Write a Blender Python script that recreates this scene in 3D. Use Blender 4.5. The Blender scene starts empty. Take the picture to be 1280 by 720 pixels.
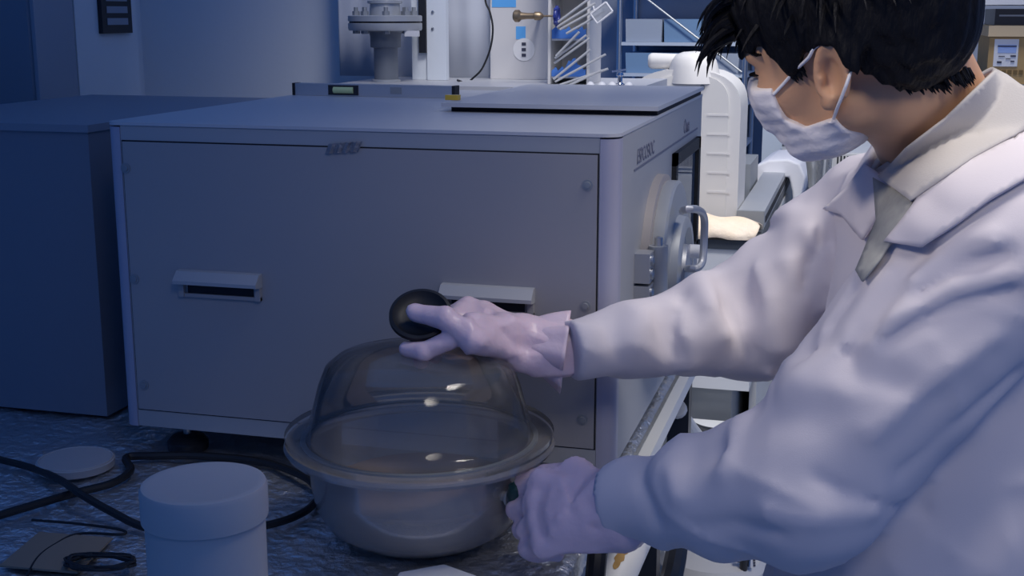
import bpy, bmesh, math, random
import numpy as np
from mathutils import Vector, Matrix
random.seed(4)
S = bpy.context.scene
COL = S.collection
# ------------------------------------------------------------------ camera
FOC = 1605.0
PIT, YAW = math.radians(12.1), math.radians(15.26)
CAM = np.array([.30, -1.615, 1.446])
CF = np.array([-math.sin(YAW) * math.cos(PIT), math.cos(YAW) * math.cos(PIT), -math.sin(PIT)])
CR = np.array([math.cos(YAW), math.sin(YAW), 0.])
CU = np.cross(CR, CF)
cd = bpy.data.cameras.new('camera')
cd.sensor_width = 36.0
cd.lens = 36.0 * FOC / 1280.0
cd.clip_start = .05
co = bpy.data.objects.new('camera', cd)
COL.objects.link(co)
co.location = CAM
co.rotation_euler = (math.pi / 2 - PIT, 0, YAW)
S.camera = co
def ray(x, y): return CF + CR * (x - 640) / FOC - CU * (y - 360) / FOC
def at_d(x, y, d): return CAM + ray(x, y) * d
def at_x(x, y, X): r = ray(x, y); return CAM + r * (X - CAM[0]) / r[0]
def at_y(x, y, Y): r = ray(x, y); return CAM + r * (Y - CAM[1]) / r[1]
def at_z(x, y, Z): r = ray(x, y); return CAM + r * (Z - CAM[2]) / r[2]
# ------------------------------------------------------------------ world, lamps, exposure
W = bpy.data.worlds.new('world'); S.world = W
W.use_nodes = True
bg = W.node_tree.nodes['Background']
bg.inputs[0].default_value = (.10, .31, 1, 1)  # blue ambient added to tint what the spots leave dim
bg.inputs[1].default_value = .33
def spot(name, loc, aim, watt, ang, col=(1, .97, .95), rad=.35, blend=1.0):
    l = bpy.data.lights.new(name, 'SPOT')
    l.energy = watt; l.color = col; l.spot_size = math.radians(ang); l.spot_blend = blend
    l.shadow_soft_size = rad
    o = bpy.data.objects.new(name, l); COL.objects.link(o)
    o.location = loc
    o.rotation_euler = (Vector(aim) - Vector(loc)).to_track_quat('-Z', 'Y').to_euler()
    return o
spot('added_spot', (.95, -.15, 2.9), (.56, .0, 1.05), 138, 56, (1, .94, .86))  # unseen overhead spot, added; its soft cone leaves the left side dim
spot('added_spot', (1.0, -1.9, 2.7), (.58, .65, 1.15), 64, 64, (1, .91, .80))  # front fill added behind the camera for coat and chamber front
spot('added_spot', (.5, 1.7, 2.95), (.1, 3.0, 1.0), 200, 112, (1, .97, .93))  # added out of view to brighten the far bench and shelving
spot('added_spot', (.1, .15, 2.9), (-.28, 1.32, 1.48), 130, 46, (1, .97, .97))  # extra cone, added to lift the curtain and white board
spot('added_spot', (-1.1, -1.5, 2.5), (.27, -.28, 1.42), 160, 16, (1, .90, .80), .3)  # narrow beam added from the left to brighten the face mask
S.view_settings.view_transform = 'Standard'
S.view_settings.look = 'None'
S.view_settings.gamma = 1.0
S.view_settings.use_curve_mapping = False
S.view_settings.exposure = 0.0
# ------------------------------------------------------------------ materials
MATS = {}
def mat(name, col, rough=.5, metal=0., noise=None, bump=None, spec=.5, trans=0., ior=1.45, alpha=1., stretch=(1, 1, 1), subs=0., sheen=0., coat=0.):
    """noise=(scale, second colour, amount) colour variation; bump=(scale, strength)"""
    if name in MATS: return MATS[name]
    m = bpy.data.materials.new(name); m.use_nodes = True
    nt = m.node_tree; b = nt.nodes['Principled BSDF']
    b.inputs['Base Color'].default_value = (*col, 1)
    b.inputs['Roughness'].default_value = rough
    b.inputs['Metallic'].default_value = metal
    b.inputs['Specular IOR Level'].default_value = spec
    b.inputs['Transmission Weight'].default_value = trans
    b.inputs['IOR'].default_value = ior
    b.inputs['Alpha'].default_value = alpha
    b.inputs['Coat Weight'].default_value = coat
    if subs:
        b.inputs['Subsurface Weight'].default_value = subs
        b.inputs['Subsurface Radius'].default_value = (.012, .005, .003)
        b.inputs['Subsurface Scale'].default_value = 1.0
    if sheen: b.inputs['Sheen Weight'].default_value = sheen
    tc = nt.nodes.new('ShaderNodeTexCoord'); mp = nt.nodes.new('ShaderNodeMapping')
    mp.inputs['Scale'].default_value = stretch
    nt.links.new(tc.outputs['Object'], mp.inputs['Vector'])
    if noise:
        n = nt.nodes.new('ShaderNodeTexNoise'); n.inputs['Scale'].default_value = noise[0]; n.inputs['Detail'].default_value = 5
        nt.links.new(mp.outputs[0], n.inputs['Vector'])
        r = nt.nodes.new('ShaderNodeValToRGB')
        r.color_ramp.elements[0].position = .5 - .25 / max(noise[2], .01) * .5
        r.color_ramp.elements[1].position = min(1, .5 + .25 / max(noise[2], .01) * .5)
        r.color_ramp.elements[0].color = (*col, 1); r.color_ramp.elements[1].color = (*noise[1], 1)
        nt.links.new(n.outputs['Fac'], r.inputs[0]); nt.links.new(r.outputs[0], b.inputs['Base Color'])
    if bump:
        n = nt.nodes.new('ShaderNodeTexNoise'); n.inputs['Scale'].default_value = bump[0]; n.inputs['Detail'].default_value = 6
        nt.links.new(mp.outputs[0], n.inputs['Vector'])
        bn = nt.nodes.new('ShaderNodeBump'); bn.inputs['Strength'].default_value = bump[1]; bn.inputs['Distance'].default_value = .01
        nt.links.new(n.outputs['Fac'], bn.inputs['Height']); nt.links.new(bn.outputs[0], b.inputs['Normal'])
    MATS[name] = m
    return m
def thin_clear(name, col, body, body_fac, rough=.05):
    """thin clear sheet: transparent, a little milky body, fresnel gloss"""
    m = bpy.data.materials.new(name); m.use_nodes = True
    nt = m.node_tree; nt.nodes.remove(nt.nodes['Principled BSDF'])
    out = nt.nodes['Material Output']
    t = nt.nodes.new('ShaderNodeBsdfTransparent'); t.inputs[0].default_value = (*col, 1)
    d = nt.nodes.new('ShaderNodeBsdfDiffuse'); d.inputs[0].default_value = (*body, 1)
    g = nt.nodes.new('ShaderNodeBsdfGlossy'); g.inputs['Roughness'].default_value = rough
    m1 = nt.nodes.new('ShaderNodeMixShader'); m1.inputs[0].default_value = body_fac
    m2 = nt.nodes.new('ShaderNodeMixShader')
    fr = nt.nodes.new('ShaderNodeFresnel'); fr.inputs[0].default_value = 1.4
    nt.links.new(t.outputs[0], m1.inputs[1]); nt.links.new(d.outputs[0], m1.inputs[2])
    nt.links.new(fr.outputs[0], m2.inputs[0]); nt.links.new(m1.outputs[0], m2.inputs[1]); nt.links.new(g.outputs[0], m2.inputs[2])
    nt.links.new(m2.outputs[0], out.inputs[0])
    MATS[name] = m
    return m
M = dict(
    wall=mat('wall paint', (.74, .79, .84), .8, bump=(60, .05)),
    wall_dark=mat('grey blue paint', (.20, .24, .30), .7),
    floor=mat('vinyl floor', (.62, .63, .62), .45, noise=(3, (.54, .55, .55), .6)),
    chamber=mat('chamber grey enamel', (.40, .41, .43), .42, bump=(900, .03)),
    panel=mat('chamber panel enamel', (.33, .33, .35), .5, noise=(4, (.36, .35, .36), .5)),
    post=mat('satin corner post', (.40, .40, .50), .35),
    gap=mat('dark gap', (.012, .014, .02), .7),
    topgrey=mat('chamber top enamel', (.55, .56, .59), .38),
    steel=mat('brushed steel', (.60, .61, .62), .32, 1.0, bump=(300, .03), stretch=(1, 1, 12)),
    chrome=mat('chrome', (.75, .75, .78), .12, 1.0),
    dull=mat('dull aluminium', (.55, .56, .58), .45, .7),
    tan=mat('aged aluminium ring', (.46, .42, .40), .5, .35),
    black=mat('black rubber', (.012, .013, .016), .5),
    blackp=mat('black plastic', (.02, .022, .028), .35),
    white=mat('white plastic', (.80, .80, .80), .4),
    cream=mat('cream enamel', (.66, .65, .63), .45),
    ivory=mat('ivory plastic', (.66, .65, .64), .4),
    faint=mat('worn grey print', (.17, .18, .24), .6),
    whitec=mat('white laminate', (.74, .75, .75), .4),
    darktop=mat('dark bench laminate', (.05, .06, .075), .4),
    grey=mat('mid grey metal', (.30, .32, .34), .45, .3),
    pipe=mat('grey pvc', (.17, .19, .22), .5),
    flange=mat('pale grey metal', (.45, .47, .49), .4, .3),
    blue=mat('blue plastic', (.08, .22, .62), .4),
    skyblue=mat('light blue sticker', (.12, .42, .85), .5),
    navy=mat('navy handwheel', (.03, .05, .26), .35),
    brass=mat('aged brass', (.36, .27, .17), .4, .8),
    ink=mat('dark ink', (.05, .055, .09), .6),
    paper=mat('white paper', (.80, .80, .80), .8),
    tape=mat('shiny tape', (.55, .56, .6), .2, .4, bump=(120, .6)),
    cardboard=mat('cardboard', (.50, .33, .14), .8, noise=(20, (.43, .28, .12), .6)),
    tancard=mat('pale card edge', (.72, .55, .33), .8),
    yellow=mat('yellow plastic', (.75, .50, .06), .4),
    vial=mat('green vial fluid', (.55, .68, .35), .1),
    green=mat('dark green valve', (.01, .05, .05), .35),
    red=mat('red plastic', (.28, .02, .03), .4),
    orange=mat('orange plastic', (.75, .16, .05), .4),
    kraft=mat('cream paper packet', (.85, .66, .45), .7, noise=(14, (.9, .78, .62), .5), bump=(40, .5)),
    towel=mat('white terry towel', (.84, .84, .88), .95, bump=(500, .3)),
    foil=mat('aluminium foil', (.70, .71, .73), .30, .82, bump=(60, .9)),
    brown=mat('brown stain', (.32, .18, .06), .7, noise=(60, (.45, .28, .1), .6)),
    hdpe=mat('white polythene', (.47, .45, .45), .45, subs=.15),
    coat=mat('white lab coat cotton', (.69, .64, .67), .85, noise=(7, (.67, .62, .65), .5), bump=(700, .04)),
    shirt=mat('cream shirt cotton', (.52, .49, .47), .85, bump=(500, .1)),
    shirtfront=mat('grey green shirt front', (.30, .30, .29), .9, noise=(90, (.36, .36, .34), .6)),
    skin=mat('skin', (.60, .34, .20), .5, noise=(25, (.64, .36, .21), .5), subs=.12),
    hair=mat('black hair', (.006, .006, .008), .55, bump=(160, .5), stretch=(1, 1, .25), spec=.2),
    mask=mat('white mask fabric', (.88, .83, .82), .9, bump=(200, .15)),
    loop=mat('white elastic', (.82, .80, .80), .8),
    trouser=mat('dark trousers', (.03, .035, .05), .85),
    shoe=mat('black shoe leather', (.015, .015, .018), .4),
    bin=mat('blue translucent bin', (.22, .36, .55), .35),
    shelfblue=mat('pale blue panel', (.42, .48, .57), .6),
    shelfgrey=mat('blue grey panel', (.32, .36, .43), .6),
    palepanel=mat('pale blue white panel', (.62, .70, .80), .45),
)
M['glove'] = mat('lavender polythene glove', (.74, .57, .64), .36, subs=.15, bump=(45, .2))
M['dome'] = thin_clear('clear lid plastic', (.97, .975, .975), (.6, .61, .62), .06, .06)
M['bowl'] = thin_clear('milky bowl plastic', (.93, .91, .90), (.80, .76, .74), .28, .12)
M['film'] = thin_clear('clear plastic film', (.93, .94, .95), (.75, .77, .78), .35, .12)
M['glass'] = thin_clear('window glass', (.9, .92, .94), (.5, .5, .5), .05, .03)
# ------------------------------------------------------------------ mesh helpers
ROOT = {}
def lnk(o):
    COL.objects.link(o); return o
def tag(o, label=None, cat=None, group=None, kind=None):
    if label: o['label'] = label
    if cat: o['category'] = cat
    if group: o['group'] = group
    if kind: o['kind'] = kind
    return o
def thing(name, loc, label, cat, group=None):
    o = lnk(bpy.data.objects.new(name, None))
    o.location = [float(v) for v in loc]; o.empty_display_size = .05
    ROOT[o] = np.array(loc, float)
    return tag(o, label, cat, group)
def finish(me, name, m, parent, smooth):
    if isinstance(m, str): m = M[m]
    me.materials.append(m)
    if smooth is not False:
        me.polygons.foreach_set('use_smooth', [True] * len(me.polygons))
        if smooth is not True and smooth: me.set_sharp_from_angle(angle=math.radians(smooth))
    o = lnk(bpy.data.objects.new(name, me))
    if parent is not None:
        o.parent = parent; ROOT[o] = ROOT[parent]
    else: ROOT[o] = np.zeros(3)
    return o
def obj(name, bm, m, parent=None, smooth=35, bevel=0.):
    """build the bmesh (world coordinates) as one mesh object"""
    if bevel:
        bmesh.ops.bevel(bm, geom=[e for e in bm.edges if len(e.link_faces) == 2 and e.calc_face_angle() > .6], offset=bevel, segments=2, affect='EDGES', profile=.5)
    if parent is not None:
        bmesh.ops.translate(bm, verts=bm.verts, vec=Vector(-ROOT[parent]))
        o_loc = None
    else:
        c = np.array([v.co for v in bm.verts]); o_loc = np.array([(c[:, 0].min() + c[:, 0].max()) / 2, (c[:, 1].min() + c[:, 1].max()) / 2, c[:, 2].min()])
        bmesh.ops.translate(bm, verts=bm.verts, vec=Vector(-o_loc))
    bmesh.ops.recalc_face_normals(bm, faces=bm.faces)
    me = bpy.data.meshes.new(name); bm.to_mesh(me); bm.free()
    o = finish(me, name, m, parent, smooth)
    if o_loc is not None:
        o.location = o_loc; ROOT[o] = o_loc
    return o
def meshobj(name, V, F, m, parent=None, smooth=True):
    V = np.array(V, float)
    if parent is not None: off = ROOT[parent]
    else: off = np.array([*(V.min(0) + V.max(0))[:2] / 2, V[:, 2].min()])
    me = bpy.data.meshes.new(name); me.from_pydata((V - off).tolist(), [], [list(map(int, f)) for f in F]); me.update()
    o = finish(me, name, m, parent, smooth)
    if parent is None: o.location = off; ROOT[o] = off
    return o
def BM(): return bmesh.new()
def box(bm, lo, hi):
    vs = [bm.verts.new((x, y, z)) for x in (lo[0], hi[0]) for y in (lo[1], hi[1]) for z in (lo[2], hi[2])]
    for f in ((0, 1, 3, 2), (4, 6, 7, 5), (0, 4, 5, 1), (2, 3, 7, 6), (0, 2, 6, 4), (1, 5, 7, 3)): bm.faces.new([vs[i] for i in f])
    return bm
def obox(bm, c, ax, ay, az):
    """box from centre and three half vectors"""
    c, ax, ay, az = map(np.array, (c, ax, ay, az))
    vs = [bm.verts.new(c + sx * ax + sy * ay + sz * az) for sx in (-1, 1) for sy in (-1, 1) for sz in (-1, 1)]
    for f in ((0, 1, 3, 2), (4, 6, 7, 5), (0, 4, 5, 1), (2, 3, 7, 6), (0, 2, 6, 4), (1, 5, 7, 3)): bm.faces.new([vs[i] for i in f])
    return bm
def basis(ax):
    a = np.array(ax, float); a /= np.linalg.norm(a)
    t = np.array([0, 0, 1.]) if abs(a[2]) < .9 else np.array([1., 0, 0])
    u = np.cross(t, a); u /= np.linalg.norm(u)
    return a, u, np.cross(a, u)
def lathe(bm, prof, c=(0, 0, 0), ax=(0, 0, 1), n=40):
    """revolve (r, h) profile round an axis"""
    a, u, v = basis(ax); c = np.array(c, float); rings = []
    for r, h in prof:
        if r < 1e-6: rings.append([bm.verts.new(c + a * h)]); continue
        rings.append([bm.verts.new(c + a * h + r * (u * math.cos(2 * math.pi * i / n) + v * math.sin(2 * math.pi * i / n))) for i in range(n)])
    for A, B in zip(rings, rings[1:]):
        for i in range(n):
            j = (i + 1) % n
            q = [A[i % len(A)], A[j % len(A)], B[j % len(B)], B[i % len(B)]]
            q = list(dict.fromkeys(q))
            if len(q) > 2:
                try: bm.faces.new(q)
                except ValueError: pass
    return bm
def cyl(bm, a, b, r, r2=None, n=20):
    a, b = np.array(a, float), np.array(b, float); L = np.linalg.norm(b - a); r2 = r if r2 is None else r2
    return lathe(bm, [(0, 0), (r, 0), (r2, L), (0, L)], a, b - a, n)
def crom(pts, k=8):
    P = [np.array(p, float) for p in pts]
    P = [2 * P[0] - P[1]] + P + [2 * P[-1] - P[-2]]
    out = []
    for i in range(1, len(P) - 2):
        for j in range(k):
            t = j / k
            out.append(.5 * ((2 * P[i]) + (-P[i - 1] + P[i + 1]) * t + (2 * P[i - 1] - 5 * P[i] + 4 * P[i + 1] - P[i + 2]) * t * t + (-P[i - 1] + 3 * P[i] - 3 * P[i + 1] + P[i + 2]) * t ** 3))
    out.append(P[-2])
    return out
def tube(bm, pts, r, n=8, k=8, closed=False, rad=None):
    P = crom(pts, k) if k else [np.array(p, float) for p in pts]
    rings = []; ref = np.array([.13, .21, 1.])
    for i, p in enumerate(P):
        t = P[min(i + 1, len(P) - 1)] - P[max(i - 1, 0)]
        if closed and i in (0, len(P) - 1): t = P[1] - P[-2]
        t = t / (np.linalg.norm(t) + 1e-9)
        u = np.cross(ref, t); u /= (np.linalg.norm(u) + 1e-9); v = np.cross(t, u); ref = v
        rr = r if rad is None else rad(i / (len(P) - 1), i)
        rings.append([bm.verts.new(p + rr * (u * math.cos(2 * math.pi * q / n) + v * math.sin(2 * math.pi * q / n))) for q in range(n)])
    for A, B in zip(rings, rings[1:]):
        for q in range(n): bm.faces.new([A[q], A[(q + 1) % n], B[(q + 1) % n], B[q]])
    bm.faces.new(rings[0][::-1]); bm.faces.new(rings[-1])
    return bm
def prism(bm, poly, d):
    """extrude a 3-D polygon along vector d"""
    A = [bm.verts.new(p) for p in poly]; B = [bm.verts.new(np.array(p) + np.array(d)) for p in poly]
    bm.faces.new(A); bm.faces.new(B[::-1])
    for i in range(len(A)): bm.faces.new([A[i], B[i], B[(i + 1) % len(A)], A[(i + 1) % len(A)]])
    return bm
def torus(bm, c, ax, R, r, n=40, m=10, ku=1., kv=1.):
    a, u, v = basis(ax); c = np.array(c, float); rings = []
    for i in range(n):
        t = 2 * math.pi * i / n; e = u * math.cos(t) * ku + v * math.sin(t) * kv
        rings.append([bm.verts.new(c + e * (R + r * math.cos(2 * math.pi * j / m)) + a * r * math.sin(2 * math.pi * j / m)) for j in range(m)])
    for i in range(n):
        for j in range(m):
            bm.faces.new([rings[i][j], rings[(i + 1) % n][j], rings[(i + 1) % n][(j + 1) % m], rings[i][(j + 1) % m]])
    return bm
def text(name, s, size, m, c, right, up, parent, depth=.0006):
    cu = bpy.data.curves.new(name, 'FONT'); cu.body = s; cu.size = size; cu.extrude = depth; cu.align_x = 'LEFT'; cu.resolution_u = 2
    t = bpy.data.objects.new(name, cu); COL.objects.link(t)
    dg = bpy.context.evaluated_depsgraph_get(); me = bpy.data.meshes.new_from_object(t.evaluated_get(dg))
    bpy.data.objects.remove(t)
    r = np.array(right, float); r /= np.linalg.norm(r); u = np.array(up, float); u -= r * (u @ r); u /= np.linalg.norm(u); n = np.cross(r, u)
    c = np.array(c, float) - (ROOT[parent] if parent is not None else 0)
    for v in me.vertices: v.co = Vector(c + r * v.co[0] + u * v.co[1] + n * v.co[2])
    me.materials.clear()
    return finish(me, name, m, parent, False)
# ------------------------------------------------------------------ implicit surfaces (for soft bodies and cloth)
def surface_nets(fn, lo, hi, h):
    lo = np.array(lo, float); hi = np.array(hi, float)
    n = np.ceil((hi - lo) / h).astype(int) + 1
    ax = [lo[i] + h * np.arange(n[i]) for i in range(3)]
    V = np.empty(n, np.float32)
    for i in range(0, n[0], 24):
        X, Y, Z = np.meshgrid(ax[0][i:i + 24], ax[1], ax[2], indexing='ij')
        V[i:i + 24] = fn(np.stack([X, Y, Z], -1).reshape(-1, 3)).reshape(X.shape)
    ins = V < 0
    sub = lambda A, i, j, k: A[i:n[0] - 1 + i, j:n[1] - 1 + j, k:n[2] - 1 + k]
    cnt = sum(sub(ins, i, j, k).astype(np.int8) for i in (0, 1) for j in (0, 1) for k in (0, 1))
    act = (cnt > 0) & (cnt < 8)
    ci = np.argwhere(act); idx = -np.ones(act.shape, np.int64); idx[act] = np.arange(len(ci))
    acc = np.zeros((len(ci), 3)); num = np.zeros(len(ci))
    corners = [(i, j, k) for i in (0, 1) for j in (0, 1) for k in (0, 1)]
    val = {c: V[ci[:, 0] + c[0], ci[:, 1] + c[1], ci[:, 2] + c[2]] for c in corners}
    for a in corners:
        for d in range(3):
            if a[d] == 0:
                b = list(a); b[d] = 1; b = tuple(b)
                va, vb = val[a], val[b]; m = (va < 0) != (vb < 0)
                t = np.where(m, va / np.where(m, va - vb, 1), 0)
                p = np.tile(np.array(a, float), (len(ci), 1)); p[:, d] += t
                acc += np.where(m[:, None], p, 0); num += m
    P = lo + h * (ci + acc / num[:, None])
    F = []
    for d in range(3):
        e, g = (d + 1) % 3, (d + 2) % 3
        s0 = [slice(1, -1)] * 3; s1 = [slice(1, -1)] * 3
        s0[d] = slice(0, n[d] - 1); s1[d] = slice(1, n[d])
        A, B = ins[tuple(s0)], ins[tuple(s1)]
        for flip, mk in ((0, A & ~B), (1, ~A & B)):
            q = np.argwhere(mk)
            if not len(q): continue
            q = q + 1; q[:, d] -= 1
            def cell(oe, og):
                c = q.copy(); c[:, e] += oe; c[:, g] += og
                return idx[c[:, 0], c[:, 1], c[:, 2]]
            f = np.stack([cell(-1, -1), cell(0, -1), cell(0, 0), cell(-1, 0)], 1)
            F.append(f[:, ::-1] if flip else f)
    F = np.concatenate(F); F = F[(F >= 0).all(1)]
    return P, F
def smin(a, b, k):
    h = np.clip(.5 + .5 * (b - a) / k, 0, 1)
    return b + (a - b) * h - k * h * (1 - h)
def smax(a, b, k): return -smin(-a, -b, k)
def rcone(p, a, b, ra, rb):
    ab = b - a; t = np.clip(((p - a) @ ab) / (ab @ ab), 0, 1)
    return np.linalg.norm(p - a - t[:, None] * ab, axis=1) - (ra + (rb - ra) * t)
def ellip(p, c, A, r):
    """A: three unit row axes, r: three radii"""
    q = (p - c) @ np.array(A).T / np.array(r)
    k = np.linalg.norm(q, axis=1)
    k2 = np.linalg.norm(q / np.array(r), axis=1)
    return k * (k - 1) / np.maximum(k2, 1e-6)
def trace(fn, px, py, t0=.9, t1=2.6, off=0.):
    """where the sight lines through the given picture points meet an implicit surface"""
    d = np.array([ray(x, y) for x, y in zip(px, py)]); L = np.linalg.norm(d, axis=1); t = np.full(len(d), t0)
    for _ in range(90):
        s = fn(CAM + d * t[:, None]) - off
        t = np.minimum(t + np.clip(s, -.05, .08) * .7 / L, t1)
    return CAM + d * t[:, None]
def wnoise(p, seed, scale, octs=2):
    """cheap smooth noise from a few sine waves"""
    r = np.random.RandomState(seed); out = 0; amp = 1
    for o in range(octs):
        for _ in range(4):
            k = r.normal(size=3); k *= scale * (2 ** o) / np.linalg.norm(k)
            out = out + amp * np.sin(p @ k * 6.28 + r.uniform(0, 6.28)) / 4
        amp *= .5
    return out
# ================================================================== SETTING
def struct(name, bm, m, parent=None, **k):
    o = obj(name, bm, m, parent, **k)
    if parent is None: o['kind'] = 'structure'
    return o
XL = float(at_y(178, 60, 1.5)[0])
struct('floor', box(BM(), (XL - .1, -3, -.05), (3.5, 4.6, 0)), 'floor')
struct('wall_back', box(BM(), (XL - .1, 4.5, 0), (3.5, 4.6, 3.0)), 'shelfgrey')
struct('wall_left', box(BM(), (XL - .1, -3, 0), (XL, 1.5, 3.0)), 'wall')
XW = float(at_y(640, 60, 1.5)[0])
struct('wall_partition', box(BM(), (XL - .1, 1.5, 0), (XW, 1.6, 3.0)), 'wall')
# ------------------------------------------------------------------ foil covered bench
BX0, BX1, BY0, BY1, BZ = -1.62, -.012, -.80, .98, .80
t = thing('work_bench', (-.7, 0, 0), 'long lab bench wrapped in crumpled foil, carrying the grey chamber', 'bench')
obj('bench_slab', box(BM(), (BX0, BY0, BZ - .035), (BX1, BY1, BZ - .007)), 'whitec', t, bevel=.003)
nx, ny = 260, 280
gx, gy = np.meshgrid(np.linspace(BX0 - .002, BX1 + .004, nx), np.linspace(BY0, BY1, ny), indexing='ij')
P = np.stack([gx.ravel(), gy.ravel(), np.full(gx.size, 0.)], 1)
def crease(p, seed, s): return 1 - np.abs(wnoise(p, seed, s, 3)) * 1.6
hz = .0026 * crease(P, 3, 4) + .0026 * crease(P, 8, 10) + .0020 * crease(P, 5, 22)
P[:, 2] = BZ - .0045 + np.clip(hz, 0, .0065) * .75
edge = np.clip((gx.ravel() - (BX1 - .004)) / .008, 0, 1); P[:, 2] -= edge * .006
F = [(i * ny + j, (i + 1) * ny + j, (i + 1) * ny + j + 1, i * ny + j + 1) for i in range(nx - 1) for j in range(ny - 1)]
o = meshobj('foil_cover', P, F, 'foil', t, smooth=40); o['label'] = 'crumpled silver kitchen foil'
# foil turned down over the right edge
gy2, gz2 = np.meshgrid(np.linspace(BY0, BY1, 240), np.linspace(0, 1, 8), indexing='ij')
Q = np.stack([np.full(gy2.size, BX1 + .004), gy2.ravel(), BZ - .0075 - gz2.ravel() * .026], 1)
Q[:, 0] += .003 * crease(Q, 4, 14) * gz2.ravel()
F = [(i * 8 + j, (i + 1) * 8 + j, (i + 1) * 8 + j + 1, i * 8 + j + 1) for i in range(239) for j in range(7)]
meshobj('foil_edge', Q, F, 'foil', t, smooth=40)
obj('edge_strip', box(BM(), (BX1 + .012, .04, BZ - .028), (BX1 + .030, BY1, BZ - .004)), 'whitec', t, bevel=.002)
for y in (-.7, .53, .93):
    obj('leg', box(BM(), (BX1 - .048, y, 0), (BX1 - .004, y + .045, BZ - .035)), 'blackp', t, bevel=.002)
for y in (-.7, .93):
    obj('leg', box(BM(), (BX0 + .02, y, 0), (BX0 + .065, y + .045, BZ - .035)), 'blackp', t, bevel=.002)
obj('rail', box(BM(), (BX1 - .040, BY0 + .1, .30), (BX1 - .012, .93, .34)), 'grey', t, bevel=.002)
# ------------------------------------------------------------------ grey chamber
CW, CD, C0, C1 = .74, .86, .846, 1.295
ch = thing('vacuum_chamber', (-CW / 2, CD / 2, C0), 'large grey metal vacuum chamber with round side hatch, on foil bench', 'chamber')
poly = [(-CW + .024, 0), (-.024, 0), (-.024, .03), (0, .03), (0, CD), (-CW, CD), (-CW, .03), (-CW + .024, .03)]
obj('body', prism(BM(), [(x, y, C0) for x, y in poly], (0, 0, C1 - C0 - .005)), 'chamber', ch)
def rounded(x0, x1, y0, y1, rs, n=8):
    out = []
    for (cx, cy, a0), r in zip(((x1, y0, -90), (x1, y1, 0), (x0, y1, 90), (x0, y0, 180)), rs):
        sx = -1 if cx == x1 else 1; sy = -1 if cy == y1 else 1
        for i in range(n + 1):
            a = math.radians(a0 + 90 * i / n)
            out.append((cx + sx * r + r * math.cos(a), cy + sy * r + r * math.sin(a)))
            if r == 0: break
    return out
for x0, x1, rs in ((-.0235, .0005, (.02, 0, 0, 0)), (-CW - .0005, -CW + .0235, (0, 0, 0, .02))):
    obj('corner_post', prism(BM(), [(x, y, C0 - .001) for x, y in rounded(x0, x1, -.001, .0295, rs)], (0, 0, C1 - C0 - .006)), 'post', ch)
obj('top_plate', prism(BM(), [(x, y, C1 - .0045) for x, y in rounded(-CW - .001, .001, -.002, CD, (.021, 0, 0, .021))], (0, 0, .0045)), 'topgrey', ch)
obj('panel_seam', box(BM(), (-CW + .0255, -.0009, C0 + .0248), (-.0245, .002, C1 - .0253)), 'gap', ch)
fp = obj('front_panel', box(BM(), (-CW + .0275, -.003, C0 + .0268), (-.0265, .001, C1 - .0273)), 'panel', ch, bevel=.001)
for x, z in ((-.709, 1.23), (-.706, 1.069), (-.701, .910), (-.039, 1.229), (-.040, 1.069), (-.042, .913)):
    b = lathe(BM(), [(0, .0), (.0075, 0), (.0075, .0012), (.0045, .0012), (.0042, .0028), (0, .003)], (x, -.003, z), (0, -1, 0), 18)
    s_ = obj('panel_screw', b, 'grey', fp)
def pull(x0, x1, z0, z1):
    hx = thing_part = None
    b = BM(); w = .008
    box(b, (x0, -.010, z0), (x0 + w, -.003, z1)); box(b, (x1 - w, -.010, z0), (x1, -.003, z1)); box(b, (x0, -.008, z0), (x1, -.003, z0 + .005))
    f = obj('pull_handle', b, 'panel', fp, smooth=False)
    b = prism(BM(), [(x0 - .001, y, z) for y, z in ((-.003, z1 + .001), (-.012, z1), (-.024, z1 - .012), (-.024, z1 - .017), (-.012, z1 - .019), (-.003, z1 - .019))], (x1 - x0 + .002, 0, 0))
    obj('pull_grip', b, 'chamber', fp, smooth=False, bevel=.001)
    obj('pull_recess', box(BM(), (x0 + .012, -.0045, z0 + .004), (x1 - .013, -.003, z1 - .017)), 'gap', fp, smooth=False)
pull(-.632, -.505, 1.049, 1.087)
pull(-.236, -.109, 1.051, 1.089)
# crinkled tape on the front top edge
b = BM(); n = 14
for k in range(n):
    for s in (0, 1):
        b.verts.new((-.402 + .05 * k / (n - 1) + (.006 if s else 0), -.0045 - .002 * ((k * 7) % 3), 1.259 + .014 * s + .006 * k / n * (1 if k % 2 else .6)))
b.verts.ensure_lookup_table()
for k in range(n - 1): b.faces.new([b.verts[2 * k], b.verts[2 * k + 2], b.verts[2 * k + 3], b.verts[2 * k + 1]])
bmesh.ops.solidify(b, geom=b.faces[:], thickness=.0008)
obj('tape', b, 'tape', ch, smooth=False)
# levelling feet
for x, y in ((-.662, .045), (-.075, .045), (-.66, .8), (-.07, .8)):
    f = obj('foot', lathe(BM(), [(0, 0), (.030, 0), (.031, .012), (.024, .02), (.010, .024), (0, .024)], (x, y, BZ + .0003), n=24), 'blackp', ch)
    obj('foot_stud', cyl(BM(), (x, y, BZ + .018), (x, y, C0 + .001), .006), 'steel', f)
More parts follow.
